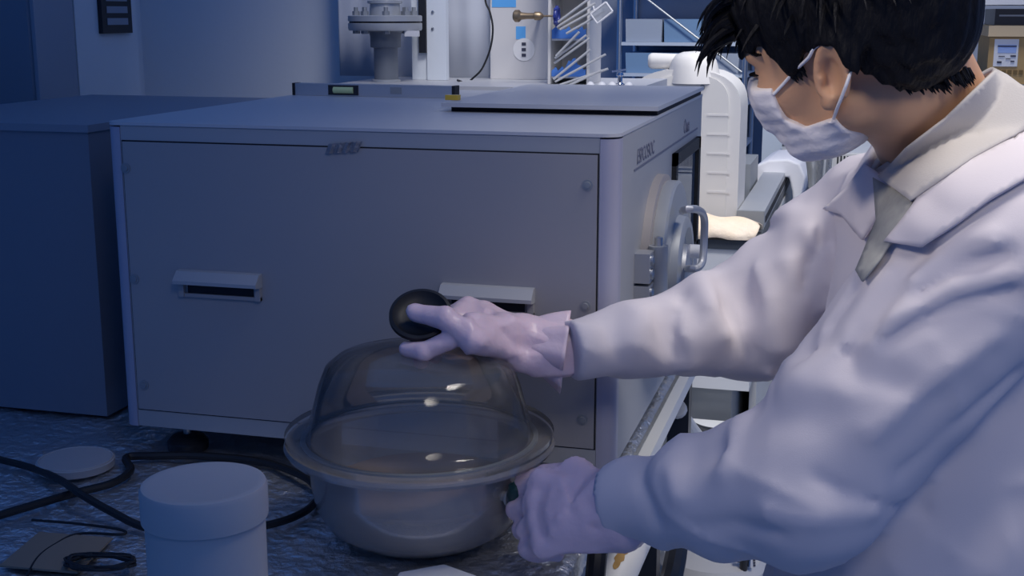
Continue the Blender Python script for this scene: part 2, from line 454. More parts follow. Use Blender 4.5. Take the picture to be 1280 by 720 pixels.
# side: name line, lettering, window, hatch
obj('side_groove', box(BM(), (0, .118, 1.2335), (.0008, .80, 1.2365)), 'faint', ch, smooth=False)
text('lettering', 'ESPCO3OC', .030, 'faint', (.0003, .14, 1.241), (0, 1, 0), (0, 0, 1), ch)
text('lettering', 'Oma', .036, 'faint', (.0003, .61, 1.241), (0, 1, 0), (0, 0, 1), ch)
wn = obj('side_window', box(BM(), (0, .495, 1.02), (.002, .785, 1.205)), 'glass', ch, smooth=False)
b = BM()
for lo, hi in (((0, .48, 1.005), (.008, .50, 1.22)), ((0, .775, 1.005), (.008, .80, 1.22)), ((0, .48, 1.20), (.008, .80, 1.22)), ((0, .48, 1.005), (.008, .80, 1.025))): box(b, lo, hi)
obj('window_frame', b, 'black', wn, smooth=False)
obj('window_back', box(BM(), (-.0, .50, 1.025), (.0006, .775, 1.20)), 'flange', wn, smooth=False)
HY, HZ = .325, 1.055
X = (1, 0, 0)
ht = obj('hatch_ring', lathe(BM(), [(.10, 0), (.150, 0), (.150, .012), (.146, .014), (.10, .014)], (0, HY, HZ), X, 64), 'tan', ch)
obj('hatch_disc', lathe(BM(), [(0, .013), (.139, .013), (.141, .016), (.141, .031), (.137, .034), (.088, .034), (.086, .046), (.080, .050), (.070, .050), (.066, .040), (0, .040)], (0, HY, HZ), X, 64), 'flange', ch)
hd = obj('hatch_boss', lathe(BM(), [(0, .040), (.045, .040), (.043, .052), (0, .053)], (0, HY, HZ), X, 40), 'dull', ch)
pts = [at_x(853, 264, .045), at_x(857, 262, .07), at_x(872, 262, .083), at_x(880, 272, .088), at_x(880, 300, .088), at_x(878, 326, .088), at_x(872, 335, .083), at_x(862, 336, .07), at_x(858, 336, .045)]
obj('hatch_handle', tube(BM(), pts, .0055, 10, 5), 'dull', ch)
c = at_x(862, 314, .050); kn = obj('hatch_knob', lathe(BM(), [(0, 0), (.011, 0), (.011, .016), (.008, .018), (0, .018)], c, (1, 0, 0), 24), 'white', ch)
obj('knob_cap', lathe(BM(), [(0, .016), (.009, .017), (.009, .024), (0, .025)], c, (1, 0, 0), 24), 'red', kn)
for z in (1.028, 1.074):
    hg = obj('hinge_leaf', box(BM(), (0, .135, z), (.022, .172, z + .042)), 'dull', ch, bevel=.002)
    for zz in (z + .012, z + .031): obj('hinge_bolt', lathe(BM(), [(.003, 0), (.008, 0), (.008, .003), (.004, .004), (0, .002)], (.022, .150, zz), X, 16), 'steel', hg)
obj('hinge_barrel', lathe(BM(), [(0, 0), (.014, 0), (.014, .10), (0, .10)], (.026, .186, 1.020), (0, 0, 1), 20), 'flange', ch)
obj('hinge_pin', lathe(BM(), [(0, 0), (.006, 0), (.006, .012), (0, .014)], (.026, .186, 1.120), (0, 0, 1), 16), 'steel', ch)
# loose cover plate lying on the chamber, and the spirit level
t = thing('cover_plate', (-.18, .58, C1), 'pale flat cover plate with dark gasket, lying on top of the grey chamber', 'plate')
obj('underlayer', box(BM(), (-.325, .315, C1 + .0002), (.0, .84, C1 + .008)), 'gap', t, smooth=False)  # dark slab filling the space beneath the plate
obj('plate', box(BM(), (-.335, .295, C1 + .008), (.004, .85, C1 + .0145)), 'topgrey', t, bevel=.0015)
t = thing('spirit_level', (-.58, .60, C1), 'silver spirit level with a green vial, lying on the grey chamber', 'level')
lv = np.array([.335, -.020, 0]); a0 = np.array([-.735, .63, C1 + .0003])
ld = lv / np.linalg.norm(lv); ln = np.array([ld[1], -ld[0], 0])
def lvl(s, w, h): return a0 + ld * s + ln * w + np.array([0, 0, h])
def lbox(s0, s1, w0, w1, h0, h1):
    return obox(BM(), (lvl(s0, w0, h0) + lvl(s1, w1, h1)) / 2, ld * (s1 - s0) / 2, ln * (w1 - w0) / 2, (0, 0, (h1 - h0) / 2))
obj('level_bar', lbox(.004, .322, -.011, .011, 0, .022), 'dull', t, bevel=.002)
obj('end_cap', lbox(0, .006, -.0115, .0115, -.0002, .0225), 'black', t, bevel=.002)
obj('end_cap', lbox(.320, .326, -.0115, .0115, -.0002, .0225), 'black', t, bevel=.002)
v = obj('vial_frame', lbox(.075, .136, .0105, .0125, .002, .020), 'blackp', t, bevel=.004)
obj('vial', cyl(BM(), lvl(.086, .0105, .011), lvl(.126, .0105, .011), .0062, n=16), 'vial', v)
obj('vial_window', lbox(.20, .222, .0105, .012, .006, .018), 'grey', t, bevel=.002)
tag(obj('yellow_clip', obox(BM(), at_z(566, 116, C1 + .026), ld * .011, ln * .006, (0, 0, .004)), 'yellow', bevel=.003), 'small yellow plastic clip at the corner of the cover plate', 'clip')
bpy.data.objects['yellow_clip'].location.z = C1 + .0147
# ------------------------------------------------------------------ desiccator
DX, DY = -.211, -.176
DZ = BZ + .0005
ds = thing('vacuum_desiccator', (DX, DY, DZ), 'round clear desiccator with domed lid and wide rim, on the foil', 'desiccator')
def rev(name, prof, m, par, n=72, ax=(0, 0, 1), c=None): return obj(name, lathe(BM(), prof, (DX, DY, 0) if c is None else c, ax, n), m, par, smooth=50)
bw = rev('bowl', [(0, .803), (.07, .803), (.095, .810), (.118, .826), (.131, .848), (.136, .875), (.139, .918), (.165, .921), (.168, .926), (.166, .931), (.135, .931), (.133, .918), (.130, .875), (.126, .852), (.113, .832), (.092, .816), (.07, .810), (0, .809)], 'bowl', ds)
rev('rim_gasket', [(.141, .9312), (.147, .9312), (.147, .934), (.141, .934)], 'grey', bw)
rev('bowl_foot', [(.060, .801), (.074, .801), (.074, .806), (.060, .806)], 'bowl', bw)
rev('desiccant_bed', [(0, .812), (.06, .812), (.09, .820), (.112, .835), (.121, .848), (.08, .853), (.03, .850), (0, .852)], mat('white desiccant', (.85, .86, .88), .9, bump=(260, .9)), ds)
rev('desiccator_plate', [(0, .862), (.118, .862), (.1185, .868), (0, .868)], mat('brown tray', (.26, .19, .15), .6, noise=(18, (.34, .24, .17), .7)), ds)
dm = rev('lid', [(.166, .9345), (.1665, .941), (.146, .942), (.139, .948), (.133, .965), (.124, 1.000), (.115, 1.022), (.101, 1.033), (.06, 1.041), (.02, 1.044), (0, 1.044), (0, 1.040), (.02, 1.040), (.058, 1.037), (.098, 1.029), (.111, 1.019), (.120, .998), (.129, .963), (.135, .946), (.140, .9345)], 'dome', ds)
# black ring knob, tipped towards the room
ka = np.array([.14, -.62, .77]); ka /= np.linalg.norm(ka)
kc = at_y(526, 396, DY - .004)
obj('knob_neck', cyl(BM(), (DX, DY, 1.041), kc - ka * .010, .013, .011), 'blackp', dm)
obj('knob_dish', lathe(BM(), [(0, -.012), (.022, -.011), (.033, -.006), (.0385, .002), (.038, .007), (.034, .008), (.030, .003), (.022, -.001), (0, -.003)], kc, ka, 48), 'black', dm)
# side valve
va = np.array([.129, -.059, 0]); va /= np.linalg.norm(va)
vc = np.array([DX, DY, .886]) + va * .139
vt = obj('valve_stem', cyl(BM(), vc - va * .004, vc + va * .022, .0065), 'film', ds)
obj('valve_collar', torus(BM(), vc + va * .006, va, .0085, .002, 24, 8), 'grey', vt)
vu = np.array([0, 0, 1.])
obj('valve_key', lathe(BM(), [(0, 0), (.010, 0), (.0115, .006), (.010, .018), (.006, .021), (0, .021)], vc + va * .016 + vu * .001, (.1, -.15, 1), 24), 'green', vt)
# ------------------------------------------------------------------ white jar
JX, JY, JR = -.283, -.585, .0595
t = thing('lidded_jar', (JX, JY, BZ), 'tall white plastic jar with a wide flat screw lid, on the foil', 'jar')
LZ = float(at_y(255, 602, JY)[2])
obj('jar_body', lathe(BM(), [(0, BZ + .001), (.052, BZ + .001), (.0562, BZ + .006), (.0562, LZ - .03), (.054, LZ - .022), (0, LZ - .022)], (JX, JY, 0), n=64), 'hdpe', t)
obj('jar_lid', lathe(BM(), [(.0564, LZ - .034), (.0592, LZ - .034), (JR, LZ - .03), (JR, LZ - .005), (.0575, LZ - .001), (.054, LZ), (.05, LZ - .0008), (0, LZ - .0008), (0, LZ - .008), (.0564, LZ - .008)], (JX, JY, 0), n=72), 'hdpe', t)
# ------------------------------------------------------------------ clutter on the foil
def cable(name, pts, r, m, label, n=8, cat='cable', k=8):
    return tag(obj(name, tube(BM(), pts, r, n, k), m), label, cat)
def bz(x, y, h=.0): return at_z(x, y, BZ + .004 + h)
cable('rubber_hose', [bz(398, 612, .005), bz(380, 596, .005), bz(330, 578, .005), bz(255, 570, .005), bz(190, 570, .005), bz(158, 572, .005), bz(163, 588, .005), bz(140, 604, .004), bz(95, 616, .003), bz(40, 632, .005), bz(-20, 650, .006)], .0058, 'black',
      'thick black rubber hose bending behind the white jar towards the left end of the bench', cat='hose')
cable('rubber_hose', [bz(400, 622, .004), bz(380, 640, .005), bz(340, 655, .005), bz(260, 668, .006), bz(185, 660, .006), bz(140, 640, .008), bz(100, 617, .020), bz(75, 600, .012), bz(40, 585, .005), bz(-10, 572, .005)], .0052, 'black',
      'black rubber hose passing in front of the bowl and crossing over another hose', cat='hose')
cable('thin_cable', [bz(40, 650, .002), bz(100, 655, .002), bz(150, 662, .003), bz(152, 668, .003), bz(100, 667, .003), bz(70, 680, .002), bz(45, 700, .002), bz(25, 740, .002)], .0018, 'black',
      'thin black cable looping over the brown card on the foil')
bun = []
for i in range(44):
    a = i * .95; bun.append(bz(120 + 46 * math.cos(a) * (1 if math.cos(a) > 0 else .75) + 5 * math.sin(3.1 * a), 702 + 9 * math.sin(a) + 3 * math.cos(2.3 * a), .004 + .010 * abs(math.sin(a * .7))))
cable('cable_bundle', bun, .0019, 'black', 'tangled coil of thin black cable beside the white jar', k=5)
tag(obj('card_sheet', obox(BM(), bz(72, 690, .002), np.array([.05, .004, 0]), np.array([-.008, .05, 0]), (0, 0, .0012)), mat('brown card', (.26, .21, .16), .8)), 'brown card lying on the foil under a thin cable', 'card')
c = bz(95, 583, 0)
t = thing('round_lid', c, 'flat round white plastic lid lying on the foil beside the black hose', 'lid')
obj('lid_disc', lathe(BM(), [(0, .004), (.050, .004), (.054, .006), (.055, .016), (.052, .018), (0, .016)], (c[0], c[1], c[2] - .006), n=48), 'hdpe', t)
obj('lid_rim', torus(BM(), (c[0], c[1], c[2] + .0115), (0, 0, 1), .0515, .0016, 48, 8), 'hdpe', t)
prs = [(555, 706), (600, 722), (640, 745), (470, 760), (500, 716)]
tag(obj('paper_sheet', prism(BM(), [bz(*p, .004) for p in prs], (0, 0, .0006)), 'paper', smooth=False), 'corner of a white paper sheet on the foil in front of the desiccator', 'paper')
# ------------------------------------------------------------------ left wall fittings
t = thing('switch_cabinet', (XL + .1, .9, 1.4), 'grey metal switch cabinet hung high on the left wall', 'cabinet')
yA = float(at_x(45, 100, XL + .16)[1]); yB = float(at_x(100, 100, XL + .16)[1]); zb = float(at_x(100, 150, XL + .16)[2])
obj('cabinet_body', box(BM(), (XL + .001, yA, zb), (XL + .15, yB, zb + 1.0)), 'wall_dark', t, bevel=.004)
d = obj('cabinet_door', box(BM(), (XL + .1505, yA + .01, zb + .01), (XL + .16, yB - .01, zb + .99)), 'shelfgrey', t, bevel=.003)
obj('door_lock', lathe(BM(), [(0, 0), (.014, 0), (.012, .01), (0, .011)], (XL + .16, yB - .06, zb + .30), X, 16), 'blackp', d)

dk = float(at_y(119, 300, .14)[0])
t = thing('power_unit', (dk - .2, .4, BZ), 'dark grey power unit standing on the bench beside the chamber', 'power unit')
zt_ = float(at_y(80, 165, .14)[2])
obj('unit_case', box(BM(), (dk - .42, .14, BZ + .004), (dk, .80, zt_)), mat('dark blue grey enamel', (.20, .22, .27), .5), t, bevel=.006)
obj('unit_lid', box(BM(), (dk - .425, .135, zt_ + .0005), (dk + .004, .805, zt_ + .012)), mat('slate enamel', (.26, .28, .33), .5), t, bevel=.004)
yC = float(at_x(176, 117, XL + .1)[1]); yB2 = float(at_x(101, 130, XL + .1)[1]); zc = float(at_x(101, 130, XL + .1)[2])
t = thing('meter_box', (XL + .05, (yB2 + yC) / 2, zc), 'white wall box with a dark gauge panel, on the left wall', 'wall box')
yB2 = max(yB2, yB + .01)
obj('box_body', box(BM(), (XL + .001, yB2, zc), (XL + .10, yC, zc + .70)), 'wall', t, bevel=.006)
g0 = at_x(124, 42, XL + .101); g1 = at_x(161, 40, XL + .101)
gp = obj('gauge_panel', box(BM(), (XL + .1005, g0[1], g0[2]), (XL + .112, g1[1], g0[2] + .22)), 'blackp', t, bevel=.004)
for i in range(4):
    obj('gauge_strip', box(BM(), (XL + .1122, g0[1] + .02, g0[2] + .02 + i * .028), (XL + .1135, g1[1] - .02, g0[2] + .036 + i * .028)), 'shelfgrey', gp, smooth=False)
# ------------------------------------------------------------------ apparatus behind the chamber
KX0, KX1 = float(at_y(418, 100, 1.0)[0]), float(at_y(792, 112, 1.0)[0])
t = thing('equipment_cabinet', (-.6, 1.2, 0), 'pale metal equipment cabinet standing behind the grey chamber', 'cabinet')
KZ = float(at_y(600, 108, 1.0)[2])
obj('cabinet_body', box(BM(), (KX0, 1.0, .02), (KX1, 1.42, KZ - .02)), 'wall', t, bevel=.003)
obj('cabinet_top', box(BM(), (KX0 - .005, .995, KZ - .0195), (KX1 + .005, 1.425, KZ)), 'topgrey', t, bevel=.003)
obj('plinth', box(BM(), (KX0 + .02, 1.02, 0), (KX1 - .02, 1.40, .0195)), 'blackp', t)
# pale backing hood panels with soft vertical folds
def panel(px0, px1, Y, name, m, label, cat='panel', top=1.0, thick=.02, group=None):
    a = at_y(px0, 60, Y); b = at_y(px1, 60, Y)
    return tag(obj(name, box(BM(), (a[0], Y, KZ + .0005), (b[0], Y + thick, KZ + top)), m, bevel=.004), label, cat, group)
V = []; F = []; nx = 120
a = at_y(424, 60, 1.34)[0]; b = at_y(612, 60, 1.34)[0]
for i in range(nx + 1):
    x = a + (b - a) * i / nx
    for j in range(7):
        z = KZ + .001 + .85 * j / 6
        V.append((x, 1.34 + .004 * math.sin(i * .13) * math.sin(i * .05 + .3) + .0012 * math.sin(i * .4 + j * .4), z))
for i in range(nx):
    for j in range(6): F.append((i * 7 + j, (i + 1) * 7 + j, (i + 1) * 7 + j + 1, i * 7 + j + 1))
o = meshobj('plastic_curtain', V, F, mat('pale vinyl', (.60, .63, .69), .4), None, True)
md = o.modifiers.new('thick', 'SOLIDIFY'); md.thickness = .003
tag(o, 'pale vinyl curtain hanging in soft folds behind the pipe flange', 'curtain')
panel(613, 690, 1.30, 'white_board', mat('warm white board', (.66, .65, .65), .5), 'white upright board with blue stickers, behind the brass valve', 'board')
# stickers on the board
wb = bpy.data.objects['white_board']
for (x0, y0, x1, y1), m in (((615, -4, 645, 9), 'skyblue'), ((645, 33, 657, 49), 'skyblue')):
    p0 = at_y(x0, y1, 1.2995); p1 = at_y(x1, y0, 1.2995)
    obj('sticker', box(BM(), (p0[0], 1.2990, p0[2]), (p1[0], 1.2998, p1[2])), m, wb, smooth=False)
p0 = at_y(655, 62, 1.2993)
st = obj('sticker', lathe(BM(), [(0, 0), (.026, 0), (.026, .0008), (0, .0008)], p0, (0, -1, 0), 32), 'paper', wb, smooth=False)
for y_ in (55, 62, 69):
    p = at_y(655, y_, 1.2975); obj('mark', box(BM(), (p[0] - .0055, 1.2970, p[2] - .0035), (p[0] + .0045, 1.2978, p[2] + .0035)), 'ink', wb, smooth=False)
# pipe with bolted flange
pc = at_y(483, 103, 1.12); pc[2] = KZ
t = thing('flange_pipe', pc, 'grey pipe ending in a bolted double flange, standing behind the chamber', 'pipe')
dpx = np.linalg.norm(pc - CAM) / FOC
def hgt(y): return float(at_y(483, y, 1.12)[2])
obj('base_collar', lathe(BM(), [(0, KZ + .0003), (17.5 * dpx, KZ + .0003), (17.5 * dpx, KZ + .005), (15 * dpx, KZ + .006), (0, KZ + .006)], (pc[0], pc[1], 0), n=32), 'flange', t)
obj('pipe_tube', lathe(BM(), [(0, KZ + .006), (14.7 * dpx, KZ + .006), (14.7 * dpx, hgt(59)), (0, hgt(59))], (pc[0], pc[1], 0), n=36), 'pipe', t)
obj('pipe_socket', lathe(BM(), [(14 * dpx, hgt(60)), (18.5 * dpx, hgt(59)), (18.8 * dpx, hgt(45)), (20 * dpx, hgt(40)), (23 * dpx, hgt(37.5)), (0, hgt(37.5))], (pc[0], pc[1], 0), n=36), 'pipe', t)
obj('lower_flange', lathe(BM(), [(0, hgt(38)), (44 * dpx, hgt(38)), (45 * dpx, hgt(36)), (45 * dpx, hgt(29)), (44 * dpx, hgt(28.6)), (0, hgt(28.6))], (pc[0], pc[1], 0), n=48), 'flange', t)
obj('flange_seal', lathe(BM(), [(0, hgt(28.6)), (43.5 * dpx, hgt(28.6)), (43.5 * dpx, hgt(26.5)), (0, hgt(26.5))], (pc[0], pc[1], 0), n=48), 'black', t)
up = obj('upper_flange', lathe(BM(), [(0, hgt(26.5)), (45 * dpx, hgt(26.5)), (45 * dpx, hgt(20)), (43 * dpx, hgt(19)), (0, hgt(19))], (pc[0], pc[1], 0), n=48), 'flange', t)
obj('upper_neck', lathe(BM(), [(19 * dpx, hgt(19)), (18 * dpx, hgt(5)), (21 * dpx, hgt(4)), (21 * dpx, hgt(1)), (15 * dpx, hgt(0)), (15 * dpx, hgt(-40)), (0, hgt(-40))], (pc[0], pc[1], 0), n=36), 'flange', t)
for i in range(8):
    a = math.pi / 8 + i * math.pi / 4; x = pc[0] + 35 * dpx * math.cos(a); y = pc[1] + 35 * dpx * math.sin(a)
    b = BM(); lathe(b, [(0, hgt(42)), (4.5 * dpx, hgt(42)), (4.5 * dpx, hgt(38)), (0, hgt(38))], (x, y, 0), n=6); obj('flange_nut', b, 'grey', up, smooth=False); b = BM(); lathe(b, [(0, hgt(19)), (4.5 * dpx, hgt(19)), (4.5 * dpx, hgt(14)), (2.6 * dpx, hgt(14)), (2.6 * dpx, hgt(9)), (0, hgt(9))], (x, y, 0), n=6)
    obj('flange_bolt', b, 'grey', up, smooth=False)
p = at_y(515, 42, 1.08); obj('clamp_tab', obox(BM(), p, (.016, 0, 0), (0, .004, 0), (0, 0, .006)), 'white', t, bevel=.003)
# black upright bar and cable in front of the curtain
YK = 1.215
a = at_y(530, 66, YK); b = at_y(530, -60, YK)
t = thing('black_bar', (a[0], YK, KZ), 'flat black upright bar on a pale bracket beside the pipe flange', 'bar')
obj('bar', box(BM(), (a[0] - .0085, YK - .01, a[2]), (a[0] + .0085, YK + .002, b[2])), 'blackp', t, bevel=.002)
obj('bracket', box(BM(), (a[0] + .0092, YK - .005, KZ + .0005), (a[0] + .055, YK + .015, b[2])), 'wall', t, bevel=.004)
obj('bracket_foot', box(BM(), (a[0] - .03, YK + .003, KZ + .0005), (a[0] + .0088, YK + .015, b[2])), 'wall', t, bevel=.002)
for y_ in (15, 36): obj('bracket_screw', lathe(BM(), [(0, 0), (.004, 0), (.003, .003), (0, .0035)], at_y(541, y_, YK - .005), (0, -1, 0), 12), 'steel', t)
cable('black_cable', [at_y(x, y, 1.24) for x, y in ((604, -30), (607, 2), (612, 14), (616, 35), (613, 60), (603, 85), (592, 97), (583, 103))] + [(float(at_y(572, 107, 1.15)[0]), 1.15, KZ + .004)], .0023, 'black', 'thin black cable hanging in a bow beside the white board')
# brass valve with blue handwheel
t = thing('brass_valve', at_y(645, 20, 1.09), 'brass needle valve with a dark blue handwheel, in front of the white board', 'valve')
YV = 1.09
def vp(x, y, Y=YV): return at_y(x, y, Y)
b = BM(); lathe(b, [(0, 0), (.009, 0), (.013, .004), (.013, .012), (.008, .017), (.0065, .03), (.0065, .045), (.009, .047), (.009, .058), (.005, .064), (.0022, .066), (.0022, .09), (0, .09)], vp(642, 20), vp(700, 20) - vp(642, 20), 24)
obj('valve_body', b, 'brass', t)
hw = obj('handwheel', torus(BM(), vp(696, 20), vp(700, 20) - vp(642, 20), .0155, .0042, 24, 10), 'navy', t)
b = BM()
for i in range(8):
    a = i * math.pi / 4; e = np.array([0, math.cos(a), math.sin(a)]); cyl(b, vp(696, 20) + e * .0155, vp(696, 20) + e * .0215, .0045, .0035, 8)
cyl(b, vp(696, 20) - np.array([0, 0, .015]), vp(696, 20) + np.array([0, 0, .015]), .003, n=8)
obj('wheel_lobes', b, 'navy', hw)
obj('wall_stem', cyl(BM(), vp(645, 20), vp(645, 20) + np.array([0, 1.2985 - YV, 0]), .004), 'brass', t)
# rack of pipettes
R0, R1 = at_y(690, 108, 1.16)[0], at_y(741, 108, 1.16)[0]
t = thing('pipette_rack', ((R0 + R1) / 2, 1.2, KZ), 'white wall rack with blue trays for slanting glass pipettes', 'rack')
obj('rack_back', box(BM(), (R0, 1.23, KZ + .0005), (R1, 1.245, KZ + .6)), 'cream', t, bevel=.002)
for x in (R0, R1 - .006): obj('rack_side', box(BM(), (x, 1.12, KZ + .0005), (x + .006, 1.2295, KZ + .6)), 'cream', t)
for y_ in (88, 41, -12):
    z = float(at_y(700, y_, 1.14)[2])
    sh = obj('rack_shelf', box(BM(), (R0 + .007, 1.125, z - .016), (R1 - .007, 1.2295, z - .012)), 'white', t, smooth=False)
    b = BM(); n = 16
    top = [(R0 + .008 + (R1 - R0 - .016) * i / n, 1.121, z + (.004 * (i % 3) + (.022 * math.exp(-((i - 10) / 3.) ** 2) if y_ == 88 else .006))) for i in range(n + 1)]
    prism(b, [(R0 + .008, 1.121, z - .012)] + top + [(R1 - .008, 1.121, z - .012)], (0, .0035, 0))
    obj('tray_front', b, 'blue', sh, smooth=False)
gm = mat('pipette glass', (.52, .53, .53), .3)
k = 0
for (x0, y0, x1, y1) in ((694, 102, 757, 68), (700, 106, 760, 86), (692, 99, 738, 62), (693, 79, 737, 48), (694, 73, 733, 44), (700, 37, 752, 8), (696, 34, 744, 4), (693, 31, 740, -4), (708, 42, 757, 14), (708, 108, 752, 88), (695, 70, 724, 40)):
    b = BM(); tube(b, [at_y(x0, y0, 1.098 - .0015 * k), at_y(x1, y1, 1.092 - .0015 * k)], .0027, 8, 0)
    o = tag(obj('glass_pipette', b, gm), 'thin white pipette leaning diagonally across the blue tray rack', 'pipette', 'pipettes leaning in the rack'); k += 1
p = at_y(752, 16, 1.07)
t = thing('wire_holder', p, 'small clear square holder at the top corner of the pipette rack', 'holder')
e1 = np.array([.72, 0, .55]); e1 /= np.linalg.norm(e1); e2 = np.array([-.55, 0, .72]); e2 /= np.linalg.norm(e2)
q = [p + e1 * .02 + e2 * .012, p - e1 * .02 + e2 * .012, p - e1 * .02 - e2 * .012, p + e1 * .02 - e2 * .012]
b = BM()
for i in range(4): cyl(b, q[i], q[(i + 1) % 4], .0022, n=8)
obj('holder_frame', b, 'white', t)
obj('holder_pane', obox(BM(), p, e1 * .019, e2 * .011, (0, .001, 0)), 'film', t, smooth=False)
obj('holder_arm', cyl(BM(), p + e2 * .012 - e1 * .01, np.array([R1 - .003, 1.16, p[2] + .02]), .002, n=8), 'white', t)
# small tap and crystals of glassware at the cabinet end
p = at_y(775, 106, 1.05)
t = thing('small_tap', (p[0], 1.05, KZ), 'small chrome tap at the end of the cabinet behind the chamber', 'tap')
obj('tap_stem', lathe(BM(), [(0, 0), (.010, 0), (.010, .006), (.005, .009), (.005, .022), (.008, .024), (.006, .03), (0, .031)], (p[0], 1.05, KZ + .0003), n=20), 'chrome', t)
obj('tap_lever', obox(BM(), (p[0] - .003, 1.05, KZ + .034), (.014, 0, .002), (0, .003, 0), (0, 0, .002)), 'chrome', t, bevel=.001)
for i, (x, y) in enumerate(((738, 109), (752, 110), (765, 110), (786, 109))):
    q = at_y(x, y, 1.03 + .004 * i); tag(obj('glass_stopper', lathe(BM(), [(0, 0), (.007, .0), (.009, .005), (.006, .009), (.003, .011), (0, .012)], (q[0], q[1], KZ + .0003), n=14), 'white'), 'tiny white stopper lying beside the small tap', 'stopper', 'stoppers beside the tap')
# ------------------------------------------------------------------ second bench and what stands on it
B2X, B2Y, B2Z = .046, 1.809, .85
t = thing('side_bench', (-.5, 2.6, 0), 'white cabinet bench with a dark top, standing deeper in the room', 'bench')
obj('bench_body', box(BM(), (-1.0, B2Y + .012, .43), (B2X - .01, 3.6, B2Z - .026)), 'whitec', t, bevel=.003)
obj('bench_top', box(BM(), (-1.02, B2Y, B2Z - .0255), (B2X, 3.62, B2Z)), 'darktop', t, bevel=.002)
obj('bench_plinth', box(BM(), (-.98, B2Y + .05, .0), (B2X - .06, 3.55, .4295)), 'grey', t)
obj('side_panel', box(BM(), (B2X - .030, 2.10, .0), (B2X - .010, 3.58, .4295)), 'whitec', t)
for y0 in (1.86, 2.28, 2.70):
    d = obj('drawer', box(BM(), (B2X - .0098, y0, .56), (B2X - .001, y0 + .38, .81)), 'whitec', t, bevel=.002)
    obj('drawer_pull', box(BM(), (B2X - .001, y0 + .03, .70), (B2X + .012, y0 + .045, .78)), 'grey', d, bevel=.002)
# metal rail along the bench edge with towel
t = thing('metal_rail', (B2X - .03, 2.3, B2Z), 'grey metal rail running along the edge of the far bench', 'rail')
ra = at_z(962, 292, B2Z + .02); rb = at_z(1000, 214, B2Z + .02)
obj('rail_beam', box(BM(), (-.03, B2Y + .21, B2Z + .0005), (B2X - .002, 3.25, B2Z + .05)), 'dull', t, bevel=.003)
obj('rail_slot', box(BM(), (B2X - .0018, B2Y + .25, B2Z + .012), (B2X, 3.1, B2Z + .03)), 'gap', t)
obj('rail_end', box(BM(), (-.032, B2Y + .194, B2Z + .0005), (B2X - .001, B2Y + .2095, B2Z + .052)), 'grey', t, bevel=.002)
# towel
tw = [(936, 245), (938, 222), (945, 207), (960, 200), (985, 199), (1000, 205), (1007, 222), (1003, 240), (996, 258), (991, 262), (990, 240), (986, 222), (955, 221), (948, 232)]
YT = 2.95
b = prism(BM(), [at_y(x, y, YT) for x, y in tw], (.02, .42, 0))
o = tag(obj('towel', b, 'towel', smooth=60), 'white towel draped over the far end of the metal rail', 'towel')
md = o.modifiers.new('round', 'BEVEL'); md.width = .022; md.segments = 4; md.angle_limit = .4
# cream paper packet
n0, n1 = 26, 10; V = []; F = []
for i in range(n0 + 1):
    for j in range(n1 + 1):
        u = i / n0; w = j / n1
        x = -.22 + .255 * u + .012 * math.sin(9 * w); y = 1.80 + .17 * w + .02 * u - .02
        z = B2Z + .004 + .052 * math.sin(math.pi * min(1, w * 1.02)) ** .6 * (1 - .30 * u) + .005 * math.sin(13 * u + 5 * w) + .03 * (1 - u) * w
        V.append((x, y, max(z, B2Z + .003)))
for i in range(n0):
    for j in range(n1): F.append((i * (n1 + 1) + j, (i + 1) * (n1 + 1) + j, (i + 1) * (n1 + 1) + j + 1, i * (n1 + 1) + j + 1))
o = meshobj('paper_packet', V, F, 'kraft', None, True); md = o.modifiers.new('thick', 'SOLIDIFY'); md.thickness = .002; md.offset = 1
tag(o, 'crumpled cream paper packet lying at the front of the far bench', 'packet')
# white upright instrument
YI = 2.02
def ip(x, y, Y=YI): return at_y(x, y, Y)
t = thing('lab_instrument', (float(ip(860, 280)[0]), 2.1, B2Z), 'tall white rounded instrument with a side knob, standing on the far bench', 'instrument')
zb0 = B2Z + .0005
def arch(x0, x1, ytop, rx, Y, n=14):
    """outline with an arched top, in picture points turned into place on plane Y"""
    L = ip(x0, 300, Y)[0]; Rr = ip(x1, 300, Y)[0]; T = ip((x0 + x1) / 2, ytop, Y)[2]
    pts = [(L, Y, zb0), (Rr, Y, zb0)]; cx = (L + Rr) / 2; w = (Rr - L) / 2; hh = rx
    for i in range(n + 1):
        a = math.pi * i / n; pts.append((cx + w * math.copysign(abs(math.cos(a)) ** .75, math.cos(a)), Y, T - hh + hh * math.sin(a) ** .85))
    return pts
obj('instrument_body', prism(BM(), arch(781, 920, 87, .105, YI), (0, .22, 0)), 'ivory', t, smooth=30, bevel=.004)
fr = obj('face_plate', prism(BM(), arch(808, 905, 93, .08, YI - .006), (0, .0055, 0)), 'cream', t, smooth=30, bevel=.002)
for x in (826, 878): obj('face_screw', lathe(BM(), [(0, 0), (.0075, 0), (.006, .003), (0, .002)], ip(x, 109.5, YI - .0062), (0, -1, 0), 16), 'grey', fr)
p0, p1 = ip(834, 112, YI - .007), ip(856, 109.5, YI - .007)
obj('slot', box(BM(), (p0[0], YI - .0075, p0[2]), (p1[0], YI - .0061, p1[2])), 'gap', fr, smooth=False)
for y_ in (144, 168, 192, 216, 240):
    p0, p1 = ip(884, y_ + 1.2, YI - .0065), ip(912, y_ - 1.2, YI - .0065)
    obj('rib', box(BM(), (p0[0], YI - .0075, p0[2] + .0008), (p1[0], YI - .0061, p1[2] - .0008)), 'ivory', fr, smooth=False)
cp = ip(867, 90, YI + .05)
obj('head_cap', lathe(BM(), [(0, -.03), (.078, -.03), (.074, -.005), (.068, .018), (.063, .034), (.052, .048), (.03, .056), (0, .058)], cp, (0, 0, 1), 28), 'ivory', t, smooth=50)
a, b_ = ip(811, 76, YI + .05), ip(853, 77, YI + .05)
